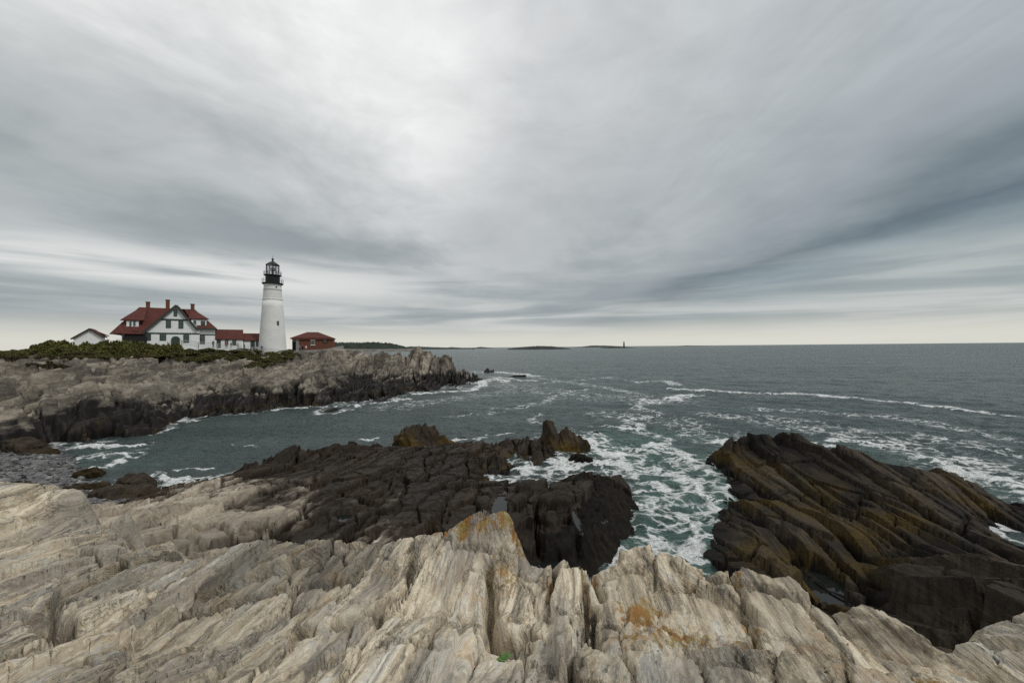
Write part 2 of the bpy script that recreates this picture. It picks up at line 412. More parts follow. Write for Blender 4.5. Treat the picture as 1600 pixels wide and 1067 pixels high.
# lichen amounts: along the spire crest, the right block and its cracks
lich = np.zeros(X.shape)
def addl(px, py, r, k, z=8.2):
    p = P(px, py, z); lich[:] = np.maximum(lich, k*np.exp(-((X-p[0])**2+(Y-p[1])**2)/r**2))
for a, b, c, k in ((724,832,.10,1.0),(755,822,.10,1.0),(785,820,.10,.9),(805,850,.09,.9),(790,900,.16,.75),(785,960,.15,.6),(700,850,.08,.9),(684,850,.07,.8),(650,890,.06,.4),
                   (905,905,.06,.9),(925,905,.07,1.),(860,915,.10,.7),(840,925,.1,.5),(1000,880,.10,.4),(1020,870,.06,.7),(1000,970,.16,.95),(1025,955,.12,.9),(1060,1020,.2,.85),(1010,1030,.18,.7),(930,1020,.05,.8),
                   (1150,925,.06,.8),(1178,985,.07,.9),(1165,1040,.12,.8),(1090,1050,.16,.7),(1420,1050,.12,1.),(1400,1030,.06,.8),(462,960,.05,.7),(880,960,.2,.35),(570,870,.1,.3)):
    if b < 880:
        q = Q(a, b, 3.32 if a < 830 else 3.08); pz_ = q[2]
    else: pz_ = 8.15
    addl(a, b, c*1.3, k, pz_)
Vx = X
V = np.stack([Vx, Y, Z], -1).reshape(-1, 3); Fq = grid_faces(*X.shape)
fc = V[Fq].mean(1)
att = {'tone': tone.ravel(), 'lichen': lich.ravel()}
seeds = [('rock_ledge', [(-3.9, 3.4), (-4.6, 4.6), (-3.3, 4.0), (-6, 3)], 'stacked pale grey ledge blocks with a dark split at the far left of the foreground'),
         ('rock_slab', [(-1.9, 2.9), (-2.0, 2.2), (-1.2, 3.4), (-1.2, 2.8), (-2.6, 1.5)], 'long sloping pale streaked slab in the foreground between the left blocks and the lichen crested rock'),
         ('rock_spire', [(-.15, 3.3), (-.35, 2.75), (-.7, 3.2), (-.1, 2.6), (-.55, 2.65)], 'tallest pale foreground rock, its peaked crest spotted with orange lichen'),
         ('rock_block', [(-.7, 2.05), (-.3, 2.0), (-1.1, 2.0), (-.2, 1.2), (-1.0, 1.2)], 'low weathered tan blocks in front of the lichen crested rock at the bottom edge'),
         ('rock_block', [(.75, 2.9), (.45, 2.6), (.9, 2.4), (1.2, 2.7), (.5, 2.0), (1.2, 2.0), (.3, 2.95), (.4, 1.3), (1.5, 2.35), (1.2, 1.2)], 'broad pale fractured rock right of the spire, stained with yellow lichen'),
         ('rock_slab', [(2.75, 2.35), (3.2, 2.2), (2.55, 2.0), (3.8, 1.8), (3.2, 1.5)], 'smooth pale grey slab in the bottom right corner')]
wxx = fbm(fc[:, 0]*3, fc[:, 1]*3, 401, 3)*.06
best = np.full(len(fc), 9e9); rid = np.zeros(len(fc), int)
for i, (n, sl, lb) in enumerate(seeds):
    for sx, sy in sl:
        d = np.hypot(fc[:, 0]+wxx-sx, (fc[:, 1]+wxx-sy)*.85)
        m = d < best; best[m] = d[m]; rid[m] = i
keepz = fc[:, 2] > 2.2
for i, (n, sl, lb) in enumerate(seeds):
    o = sub_mesh(n, V, Fq, keepz & (rid == i), M_fore, att, origin=(sl[0][0], sl[0][1], 7.5))
    tag(o, lb, 'rock', 'pale rocks of the foreground ledge')

# ------------------------------------------------------------------ pools
POOLS = []   # (x, y, level, rx, ry, rot)
def pool(px, py, z, wpx, hpx):
    p = P(px, py, z); a = P(px+wpx/2, py, z); b = P(px, py-hpx/2, z)
    POOLS.append((p[0], p[1], z, abs(a[0]-p[0]), abs(b[1]-p[1])))
pool(781, 795, 1.75, 26, 40); pool(537, 809, 2.5, 22, 14); pool(900, 812, 1.55, 8, 30); pool(937, 815, 1.12, 18, 8); pool(862, 888, .75, 60, 22)
pool(1292, 930, .55, 44, 92); pool(1225, 926, .6, 36, 10); pool(1300, 912, .6, 30, 40)
def carve(X, Y, Z):
    for i, (cx, cy, lv, rx, ry) in enumerate(POOLS):
        q = np.hypot((X-cx)/rx, (Y-cy)/ry)*(1+.28*fbm(X/rx*.9, Y/rx*.9, 500+i, 3))
        m = q < 2.2
        bowl = lv-.10+.10*np.clip(q, 0, 1)**2
        Zi = np.where(q < 1, np.minimum(Z, bowl), np.maximum(Z, lv+.02+.12*np.clip(q-1, 0, 1)))
        # Zi applies fully inside, fades out with distance
        w = 1-sstep(1.2, 1.9, q)
        Z = np.where(m, Z*(1-w)+Zi*w, Z)
    return Z

# ------------------------------------------------------------------ middle shelf
ptC = Zp([(262,765,0),(300,757,0),(345,752,-.1),(385,741,0),(395,733,.5),(425,728,1.3),(436,703,1.4),(463,699,1.6),(489,702,1.4),(521,696,1.5),(557,693,1.5),(572,702,.9),(595,694,.9),(640,700,.7),
 (689,698,.3),(717,692,.9),(744,695,.8),(785,687,1.1),(834,687,1.2),(875,712,.15),(860,728,0),(849,733,0),(810,742,-.05),(770,749,.0),(820,752,.3),(850,748,.2),(880,752,.1),
 (905,741,.7),(935,741,1.0),(969,751,.8),(999,770,.5),(1034,788,-.05),(1010,800,.0),(999,807,.0),(998,834,0),(985,862,0),(968,880,0),(940,905,.2),
 (310,753,3.1),(260,775,3.2),(200,800,3.9),(180,785,3.2),(350,770,3.4),(450,770,3.2),(520,750,2.6),(400,745,2.6),(250,805,4.3),(330,810,4.2),(400,810,3.9),(300,850,4.5),(220,840,4.6),(420,850,3.3),(480,830,2.8),(380,868,3.6),
 (560,780,2.7),(560,840,3.0),(480,870,3.0),(640,760,2.3),(640,820,2.6),(700,790,2.3),(740,840,2.4),(680,720,1.6),(740,720,1.3),(790,715,1.1),(840,705,1.0),(600,720,1.9),(540,720,2.0),(480,735,2.2),
 (740,760,1.9),(770,770,1.8),(820,775,1.6),(850,770,1.5),(865,800,1.7),(830,800,1.8),(895,785,1.5),(930,770,1.5),(960,790,1.35),(930,800,1.5),(960,840,.9),(900,840,1.3),(870,830,1.5),(850,870,.9),(820,850,1.3),(900,880,.8)])
for a, b in ((262,765),(345,752),(385,741)): 
    p = P(a, b, 0); ptC.append((p[0], p[1]+3, -1.2))
for a, b, z in ((425,728,1.3),(463,699,1.6),(521,696,1.5),(595,694,.9),(744,695,.8),(785,687,1.1),(834,687,1.2)):
    p = P(a, b, z); ptC.append((p[0], p[1]+1.4, -.1))
    if a > 450: ptC.append((p[0], p[1]+4, -1.6))
for a, b, z in ((905,741,.7),(969,751,.8),(999,770,.5)):
    p = P(a, b, z); ptC.append((p[0]+.6, p[1]+1.3, -.1)); ptC.append((p[0]+1.5, p[1]+3.0, -1.4))
for a, b in ((1034,788),(999,820),(985,862),(968,880)):
    p = P(a, b, 0); ptC.append((p[0]+2.2, p[1]-.2, -1.5))
ptC += [(-17, 7.5, 5.5), (-10, 6.5, 5.6), (-5, 6.5, 4.6), (0, 6.5, 3.0), (3, 8, 1.0), (4.4, 10.5, -.6), (-19, 12, 4.8), (-21, 16, 2.6), (4.9, 14, -1.4), (2.4, 12, .5), (-23, 20, 1.0), (5, 5, 2.5), (6, 9, -1.5)]
p = P(811, 738, -.6); ptC.append(tuple(p)); p = P(860, 740, -.5); ptC.append(tuple(p)); p = P(905, 728, -.8); ptC.append(tuple(p))
baseC = Base(ptC, .25, .12)
def heightC(X, Y):
    Z, Zs_ = facet(baseC, X, Y, 1.25, 2.4, 910, STRIKE, .35)
    d, tone = strata(X, Y, [('b', 2.6, 9, .20, .14, .03, 1.0, .11), ('c', 1.5, 3.0, .10, .14, .08, .75, .085), ('c', .62, 1.5, .015, .05, .05, .10, .04)], 41, lam=[(.14, 1.0, .005)], rough=(.2, .022), warp=.3, chips=(.4, .06))
    # hummocky at the seaward end, slabby inland
    return Z+d*sstep(-1.5, 1.0, Z), tone, Z, d
xs = np.arange(-24, 7.5, .055); ys = np.arange(5.6, 40, .055)
X, Y = np.meshgrid(xs, ys)
Z, tone, Zb, d1 = heightC(X, Y)
weedreg = in_poly(X+.4*fbm(X, Y, 71, 3), Y+.4*fbm(X, Y, 72, 3), [tuple(P(a, b, 1.2)[:2]) for a, b in ((880,748),(905,735),(1000,760),(1060,780),(1020,880),(960,925),(840,940),(800,880),(850,850),(880,838),(915,800),(930,760))])
wb = fbm(X/1.1, Y/1.1, 81, 5, .62)*.24-np.abs(perlin(X/.3, Y/.3, 83))*.16-np.abs(perlin(X/.13, Y/.13, 84))*.06
Z = np.where(weedreg, baseC(X, Y)+.08+np.clip(d1, -.5, 1)*.35+wb, Z)
# rounded boulders clustered beside the weed mound
for a, b, zz, rx, ry, h in ((865,785,1.6,1.05,.55,.55),(862,815,1.5,.42,.75,.45),(905,800,1.3,.4,.7,.3),(900,835,1.2,.45,.7,.35),(830,765,1.4,1.0,.7,.55),(880,765,1.2,.7,.6,.35),(800,815,1.7,.5,.8,.3),(880,850,1.1,.55,.7,.3)):
    p = P(a, b, zz); q = np.hypot((X-p[0])/rx, (Y-p[1])/ry)+.18*fbm(X*1.6, Y*1.6, int(a), 3)
    Z = np.maximum(Z, np.where(q < 1, zz-.35+h*np.sqrt(np.clip(1-q**3, 0, 1))+.35+d1*.2, -9))
Z = carve(X, Y, Z)
V = np.stack([X, Y, Z], -1).reshape(-1, 3); Fq = grid_faces(*X.shape); fc = V[Fq].mean(1)
wf = weedreg.ravel()[Fq].mean(1) > .5
att = {'tone': tone.ravel()}
keep = fc[:, 2] > -1.3
o = sub_mesh('rocky_shore', V, Fq, keep & ~wf, M_shelf, att, origin=(-4, 18, 0)); tag(o, kind='structure')
o = sub_mesh('seaweed_rock', V, Fq, keep & wf, M_weed, att, origin=tuple(P(940, 800, 0))); tag(o, 'black seaweed covered rock mound beside the churning channel', 'rock')

# ------------------------------------------------------------------ right outcrop
ptD = Yp([(1148,673,29.3),(1162,661,29),(1198,664,28.6),(1206,676,28),(1226,674,28),(1242,670,28),(1314,700,25.4),(1362,718,24.2),(1434,726,23.4),(1490,744,22.6),(1546,768,22),(1600,792,21.3),
 (1135,715,28.6),(1165,700,28.2),(1200,720,25.6),(1190,752,23.8),(1250,740,23.6),(1240,700,26.4),(1300,720,24),(1300,760,21.5),(1230,790,20.6)])
ptD += Zp([(1110,746,0),(1120,765,0),(1158,798,0),(1140,690,1.9),(1142,797,1.2),(1098,836,0),(1104,870,0),(1116,915,0),(1128,800,.5),(1150,830,1.3),(1180,860,1.4),(1160,880,1.2),(1250,900,1.5),(1200,830,1.0),(1300,950,1.2),(1230,850,1.3),
 (1280,850,1.5),(1260,810,1.8),(1350,820,1.9),(1400,780,1.95),(1340,770,1.9),(1450,830,1.6),(1400,850,1.5),(1500,770,1.7),(1500,820,1.2),(1560,830,.8),(1600,830,.5),(1550,790,1.0),
 (1362,885,.8),(1400,872,.9),(1292,930,.45),(1330,900,.6),(1340,960,.8),(1440,880,2.3),(1470,890,2.4),(1400,930,2.0),(1380,960,2.0),(1460,940,1.8),(1540,890,2.9),(1600,880,2.8),(1500,930,2.8),(1450,985,2.6),(1560,960,3.6),(1600,940,3.6),(1510,870,1.2),(1420,1000,2.8),(1320,1000,2.4),(1260,960,1.6),(1200,940,1.0)])
for a, b, c in ((1148,673,29.3),(1198,664,28.6),(1242,670,28),(1314,700,25.4),(1362,718,24.2),(1434,726,23.4),(1490,744,22.6),(1546,768,22),(1600,792,21.3)):
    p = Q(a, b, c); ptD.append((p[0]+.5, p[1]+1.0, min(p[2]-.9, .6))); ptD.append((p[0]+1.0, p[1]+3.0, -1.3))
for a, b in ((1110,746),(1098,836),(1104,870),(1116,915)):
    p = P(a, b, 0); ptD.append((p[0]-1.0, p[1], -1.4))
ptD += [(40, 19, -1.3), (34, 16, .6), (32, 11, 3), (20, 6, 4.5), (12, 5, 4), (7.5, 8, 1.5), (5.5, 10, -1.2), (36, 21, -1.2), (8, 6.5, 2.5)]
baseD = Base(ptD, .3, .15)
def heightD(X, Y):
    Z, Zs_ = facet(baseD, X, Y, 2.4, 6.5, 920, STRIKE, .40, .08)
    d, tone = strata(X, Y, [('b', 3.3, 26.0, .30, -.22, .006, 2.2, .15), ('b', 1.2, 8.0, .065, -.12, .010, .7, .06), ('c', 1.5, 3.4, .03, -.03, .04, .42, .05)], 63, lam=[(.12, 1.6, .004)], rough=(.18, .02), warp=.06, chips=(.45, .06))
    return Z+d*sstep(-1.3, .6, Z), tone, Z, d
xs = np.arange(4.6, 37, .05); ys = np.arange(5.4, 33, .05)
X, Y = np.meshgrid(xs, ys)
Z, tone, Zb, d1 = heightD(X, Y)
Z = carve(X, Y, Z)
V = np.stack([X, Y, Z], -1).reshape(-1, 3); Fq = grid_faces(*X.shape); fc = V[Fq].mean(1)
keep = fc[:, 2] > -1.2
def reg(px): return in_poly(fc[:, 0]+.15*fbm(fc[:, 0]*2, fc[:, 1]*2, 91, 2), fc[:, 1], px)
slabr = reg([tuple(P(a, b, 1.2)[:2]) for a, b in ((1080,800),(1140,785),(1165,800),(1200,835),(1250,880),(1280,930),(1310,985),(1230,990),(1100,960))])
frontr = reg([tuple(P(a, b, 2.0)[:2]) for a, b in ((1700,860),(1600,862),(1480,862),(1400,880),(1350,940),(1330,1010),(1335,1200),(1900,1200))]) & ~slabr
att = {'tone': tone.ravel()}
o = sub_mesh('rock_outcrop', V, Fq, keep & ~slabr & ~frontr, M_out, att, origin=(18, 22, 0)); tag(o, 'large dark ridged outcrop of tilted slabs rising from the surf on the right', 'rock')
o = sub_mesh('rock_slab', V, Fq, keep & slabr, M_out, att, origin=(8, 16, 0)); tag(o, 'dark wedge shaped slab with a steep black face beside the foaming channel', 'rock')
o = sub_mesh('rock_outcrop', V, Fq, keep & frontr, M_brown, att, origin=(16, 10, 0)); tag(o, 'brown cracked rock hump at the right edge in front of the ridged outcrop', 'rock')

# small pale rock peeping up between the two foreground slabs
def boulder(name, c, r, seed, mat, label=None, group=None, flat=.6, n=60, layers=True, rot=0, cat='rock', kind=None, rough=.25):
    u, v = np.meshgrid(np.linspace(0, 2*math.pi, n*2, endpoint=False), np.linspace(-math.pi/2, math.pi/2, n))
    x = np.cos(v)*np.cos(u); y = np.cos(v)*np.sin(u); z = np.sin(v)
    # blocky: push towards a rounded box
    rr = random.Random(seed)
    for _ in range(9):
        a = rr.uniform(0, 6.28); e = rr.uniform(-.3, 1.2); nx, ny, nz = math.cos(e)*math.cos(a), math.cos(e)*math.sin(a), math.sin(e)
        dd = rr.uniform(.55, .85); t = x*nx+y*ny+z*nz-dd; m = np.clip(t, 0, None)*.92
        x = x-m*nx; y = y-m*ny; z = z-m*nz
    ca, sa = math.cos(rot), math.sin(rot)
    X = x*r[0]; Y = y*r[1]; Zz = z*r[2]
    X, Y = X*ca-Y*sa, X*sa+Y*ca
    s = max(r)
    dn = fbm(X/s*2.2+seed, (Y+Zz*.6)/s*2.2, seed, 5, .55)*rough*.5
    lam = fbm((X+.3*Zz)/s*9+seed, (Y+Zz*.4)/s*1.6, seed+3, 4)*rough*.22 if layers else 0
    k = 1+dn+lam
    V = np.stack([X*k+c[0], Y*k+c[1], Zz*k+c[2]], -1).reshape(-1, 3)
    nu = 2*n; idx = np.arange(n*nu).reshape(n, nu)
    Fq = np.stack([idx[:-1], np.roll(idx[:-1], -1, 1), np.roll(idx[1:], -1, 1), idx[1:]], -1).reshape(-1, 4)
    o = np_mesh(name, V, Fq, mat, {'tone': (dn*1.2).ravel(), 'lichen': np.zeros(V.shape[0])}, origin=c)
    return tag(o, label, cat if label else None, group, kind)
c = Q(1400, 1020, 2.75); boulder('rock', c, (.30, .42, .30), 3, M_fore, 'small pale rock wedged between the lichen stained block and the corner slab', flat=.6, rough=.3)

# islets and rocks standing in the water
def sea_rock(px, py, Y0, wpx, hpx, deep, seed, mat, label, rough=.4):
    c = Q(px, py, Y0); w = wpx*Y0/F/2; h = hpx*Y0/F
    c[2] = -.15*h
    return boulder('sea_rock', c, (w, deep, h*1.18), seed, mat, label, None, rough=rough, n=90)
M_isl = rock_mat('islet_rock', BROWN, 2.5, (1.4, -9, -8, 1.6), False, algae=(.13, .085, .02), wet_rough=.5)
sea_rock(658, 697, 37.4, 112, 33, 1.6, 21, M_isl, 'brown weedy islet rising from the cove behind the dark shelf')
sea_rock(727, 684, 39.6, 22, 7, .5, 22, M_weed, 'tiny black rock just right of the brown islet')
sea_rock(858, 697, 35.5, 46, 50, 1.5, 23, M_isl, 'tall pointed brown rock at the seaward end of the dark shelf', .26)
sea_rock(893, 698, 35.3, 70, 42, 1.7, 24, M_isl, 'square topped wet rock joined to the right of the pointed rock', .22)
sea_rock(909, 720, 31.5, 46, 22, 1.0, 25, M_weed, 'low black rock washed by white surf below the square topped rock')
sea_rock(300, 748, 27.5, 62, 12, .5, 26, M_weed, 'long flat black rock in the cove foam at the left')
sea_rock(416, 718, 33, 14, 5, .4, 27, M_weed, 'tiny lone black rock poking out of the calm cove')
sea_rock(1022, 843, 19, 48, 8, .5, 28, M_weed, 'low black rock awash near the foot of the seaweed mound')
sea_rock(809, 588, 122, 34, 5, 1.5, 29, M_weed, 'flat black reef rock in white water off the headland tip')
sea_rock(931, 676, 42.5, 14, 4, .4, 30, M_weed, 'half sunken rock in the foam right of the square topped rock')
sea_rock(168, 706, 35.2, 18, 5, .5, 31, M_weed, 'small black rock in the foam by the pebble beach')
# rocks at the edge of the beach
for a, b, Y0, w, h, dp, sd, mt, lb in ((185,782,23.5,130,26,1.5,33,M_brown,'long dark brown rock between the beach and the pale ledge'),(212,756,25.2,72,20,1.0,34,M_brown,'flat topped dark rock jutting into the cove foam'),
        (120,768,25,76,18,1.3,35,M_brown,'rounded grey brown rock half buried at the edge of the pebble beach'),(140,740,29,44,14,.8,40,M_brown,'low dark rock at the corner where beach meets foam'),(60,728,30,38,12,.9,36,M_pebble,'low rounded boulder lying in the middle of the pebble beach'),(25,775,23,60,22,1.2,37,M_brown,'dark rock on the beach against the left pale blocks'),
        (40,700,35,110,22,1.2,38,M_brown,'broad low rock at the top of the pebble beach under the headland')):
    c = Q(a, b, Y0); wv = w*Y0/F/2; hv = h*Y0/F; boulder('rock', (c[0], c[1], c[2]-.1), (wv, dp, hv), sd, mt, lb, rough=.35, n=70)

# ------------------------------------------------------------------ headland
wl = [(112,698),(142,695),(175,691),(215,686),(253,675),(280,667),(282,657),(316,655),(354,652),(400,646),(438,639),(466,638),(499,647),(512,646),(532,642),(557,635),(575,629),(590,630),(608,628),(633,623),(648,614),(684,612.6),(734,610),(754,594),(764,583)]
ptA = Zp([(a, b, 0) for a, b in wl])
for a, b in wl:
    p = P(a, b, 0); h = np.hypot(p[0], p[1]); e = p[:2]/h; ptA.append((p[0]*(1-5/h), p[1]*(1-5/h), -1.8))
ptA += Yp([(250,645,48.5),(330,630,54),(400,615,60),(460,612,64),(500,610,66),(560,610,72),(620,600,80),(150,660,41),(80,670,38.5),(0,690,34.5),(0,650,37.5),
 (250,600,53),(330,590,62),(400,580,70),(450,575,76),(500,572,80),(150,610,46),(60,620,42),(0,610,42),(0,575,50),(100,575,52),(200,570,58),(300,566,68),
 (360,560,80),(430,565,84),(480,556,90),(520,549,92),(524,546,92),(533,546,92),(540,572,92),(556,565,96),(575,558,99),(590,556,100),(604,560,100),(625,552,104),(645,548,106),(662,549,106),(680,556,106),(700,566,106),(720,575,108),(740,583,111),(690,590,99),(640,580,96),(590,585,92),(560,590,86),
 (0,553,66),(60,551,66),(120,551,66),(180,551,68),(240,551,74),(300,552,80),(350,552,86),(420,555,93)])
g0 = Q(275, 548, 86); 
ptA += [(-78, 84, 9.4), (-70, 92, 9.3), (-62, 100, 9.2), (-50, 108, 9.0), (-90, 80, 9.8), (-100, 84, 10), (-110, 70, 10), (-60, 125, 8.5), (-90, 120, 9), (-130, 120, 9), (-140, 70, 10), (-90, 60, 9.4), (-120, 55, 9), (-75, 40, 5), (-40, 130, 1), (-20, 140, -2), (-45, 150, -2), (-80, 160, -2), (-5, 165, -2), (-15, 125, -2.5), (-26, 122, 2),(0, 150, -2), (2, 140, -2)]
p = P(767, 580, 0); ptA += [(p[0], p[1], .1), (p[0]-3, p[1]-8, .6), (p[0]-2, p[1]+10, -1.5)]
baseA = Base(ptA, .8, .5)
def heightA(X, Y):
    Z = baseA(X, Y)
    d, tone = strata(X, Y, [('b', 5.0, 45, .9, .22, .015, 2.2, .45), ('c', 3.0, 7., .75, .22, .09, 1.8, .36), ('b', 1.3, 6., .38, .30, .04, 1.2, .26)], 23, lam=[(.5, 5, .03)], rough=(1.3, .10), warp=.3, chips=(1.2, .35), strike=-.02)
    amp = sstep(-1.5, 1.5, Z)*(1-.85*sstep(8.9, 9.8, Z))
    return Z+d*amp, tone, Z, d
xs = np.arange(-128, 3, .17); ys = np.arange(29, 150, .17)
X, Y = np.meshgrid(xs, ys)
Z, tone, Zb, d1 = heightA(X, Y)
# split standing block at the seaward end
for px0, px1, yy, top in ((508,521,91,9.75),(523,534,92.5,9.9)):
    a = Q(px0, 546, yy); b = Q(px1, 546, yy)
    m = (X > a[0]) & (X < b[0]) & (Y > yy-2.2) & (Y < yy+3)
    Z = np.where(m, np.maximum(Z, top-.12*(X-a[0])+.1*fbm(X, Y, 5, 2)), Z)
V = np.stack([X, Y, Z], -1).reshape(-1, 3); Fq = grid_faces(*X.shape); fc = V[Fq].mean(1)
keep = (fc[:, 2] > -1.2) & ~((fc[:, 1] < 40) & (fc[:, 0] > -36))
o = sub_mesh('headland', V, Fq, keep, M_head, {'tone': tone.ravel()}); tag(o, kind='structure')
headZ = lambda x, y: float(heightA(np.array([[x]], float), np.array([[y]], float))[0][0, 0])

# ------------------------------------------------------------------ beach
ptB = Zp([(112,699,0),(137,716,0),(157,737,0),(150,748,0),(60,700,.5),(0,705,.8),(0,740,1.1),(60,750,1.0),(110,770,1.0),(200,780,.9),(0,790,1.4),(-80,720,1.3),(240,775,.1)])
for a, b in ((112,699),(137,716),(157,737),(240,775)):
    p = P(a, b, 0); ptB.append((p[0]+4, p[1]+.5, -1.1))
ptB += [(-60, 34, 1.2), (-50, 20, 2), (-22, 12, 1.6)]
baseB = Base(ptB, .6)
xs = np.arange(-62, -14, .12); ys = np.arange(12, 40, .12)
X, Y = np.meshgrid(xs, ys); Z = baseB(X, Y)+.06*fbm(X*.8, Y*.8, 3, 3)+.05*fbm(X*3, Y*3, 9, 3)
V = np.stack([X, Y, Z], -1).reshape(-1, 3); Fq = grid_faces(*X.shape); keep = V[Fq].mean(1)[:, 2] > -1
o = sub_mesh('beach', V, Fq, keep, M_pebble, {'tone': (.4*fbm(X*4, Y*4, 8, 2)).ravel(), 'lichen': np.zeros(X.size)}); tag(o, kind='structure')
# pebbles
ico = bmesh.new(); bmesh.ops.create_icosphere(ico, subdivisions=1, radius=1); iv = np.array([v.co[:] for v in ico.verts]); ifc = np.array([[v.index for v in f.verts] for f in ico.faces]); ico.free()
n = 9000
xx = RNG.uniform(-48, -18, n); yy = RNG.uniform(15, 38, n); zz = baseB(xx, yy)
ok = (zz > -.1) & (zz < 1.7); xx, yy, zz = xx[ok], yy[ok], zz[ok]; n = len(xx)
sz = np.exp(RNG.normal(-2.45, .5, n)); ang = RNG.uniform(0, 6.28, n)
sv = np.stack([sz*RNG.uniform(.8, 1.3, n), sz*RNG.uniform(.8, 1.3, n), sz*RNG.uniform(.4, .8, n)], -1)
v = iv[None]*(1+RNG.normal(0, .12, (n, len(iv), 1)))*sv[:, None, :]
ca, sa = np.cos(ang)[:, None], np.sin(ang)[:, None]
vx = v[..., 0]*ca-v[..., 1]*sa+xx[:, None]; vy = v[..., 0]*sa+v[..., 1]*ca+yy[:, None]; vz = v[..., 2]+zz[:, None]+sz[:, None]*.2
V = np.stack([vx, vy, vz], -1).reshape(-1, 3); Fq = (ifc[None]+np.arange(n)[:, None, None]*len(iv)).reshape(-1, 3)
o = np_mesh('pebbles', V, Fq, M_pebble, {'tone': np.repeat(RNG.normal(0, .45, n), len(iv)), 'lichen': np.zeros(len(V))}, smooth=True); tag(o, kind='stuff')

# ------------------------------------------------------------------ unseen bluff behind the viewer, added to block low light from the rear
xs = np.linspace(-160, 90, 160); ys = np.concatenate([np.linspace(-120, -6, 50), np.linspace(-5, 1.0, 24)])
X, Y = np.meshgrid(xs, ys); Z = 8.0+.05*np.clip(-Y, 0, 60)+.25*fbm(X/6, Y/6, 31, 4)-.35*sstep(-2, 1, Y)-sstep(5, 40, np.abs(X+5)-4)*sstep(-30, 1, Y)*9
o = np_mesh('ground', np.stack([X, Y, Z], -1).reshape(-1, 3), grid_faces(*X.shape), M_shelf, {'tone': fbm(X/3, Y/3, 33, 3).ravel()*.4}); tag(o, kind='structure')
# ------------------------------------------------------------------ sea
NA, az = 1150, np.linspace(R(-66), R(66), 1150)
dep = np.concatenate([np.linspace(480, 60, 620), np.geomspace(59.4, .14, 330)])
rad = 10.0*F/dep
A, Rr = np.meshgrid(az, rad)
X = Rr*np.sin(A); Y = Rr*np.cos(A)
fade = lambda wl: sstep(.25, .7, wl/(Rr*Rr/F/10*.8+Rr*.0021))   # waves the sheet can carry at this distance
th = R(62); ca, sa = math.cos(th), math.sin(th)
U = X*ca+Y*sa; W = -X*sa+Y*ca
Zs = np.zeros(X.shape)
for wl_, am, el, sd in ((9., .16, 2.6, 1), (4.2, .11, 2.2, 2), (2.0, .07, 2.0, 3), (1.0, .035, 1.8, 4), (.5, .016, 1.6, 5)):
    n = perlin(U/wl_*1.6+.4*perlin(U/wl_/2, W/wl_/2, sd+40), W/(wl_*el)*1.6, 600+sd)
    Zs += am*(1-2*np.abs(n))*fade(wl_)
def soft(px_poly, hw, k, z=0.0, feather=1.0):
    pl = [tuple(P(a, b, z)[:2]) for a, b in px_poly]
    q = np.array(pl); g = hw*1.3+3.0
    m = (XW > q[:, 0].min()-g) & (XW < q[:, 0].max()+g) & (YW > q[:, 1].min()-g) & (YW < q[:, 1].max()+g)
    out = np.zeros(X.shape)
    d, s = seg_dist(XW[m], YW[m], pl)
    out[m] = k*(1-sstep(hw*.35, hw*1.25, d))
    return out
wwx = fbm(X/3.5, Y/3.5, 701, 3)*1.1; wwy = fbm(X/3.5, Y/3.5, 702, 3)*1.1
XW, YW = X+wwx, Y+wwy
foam = np.zeros(X.shape)
def mx(v): foam[:] = np.maximum(foam, v)
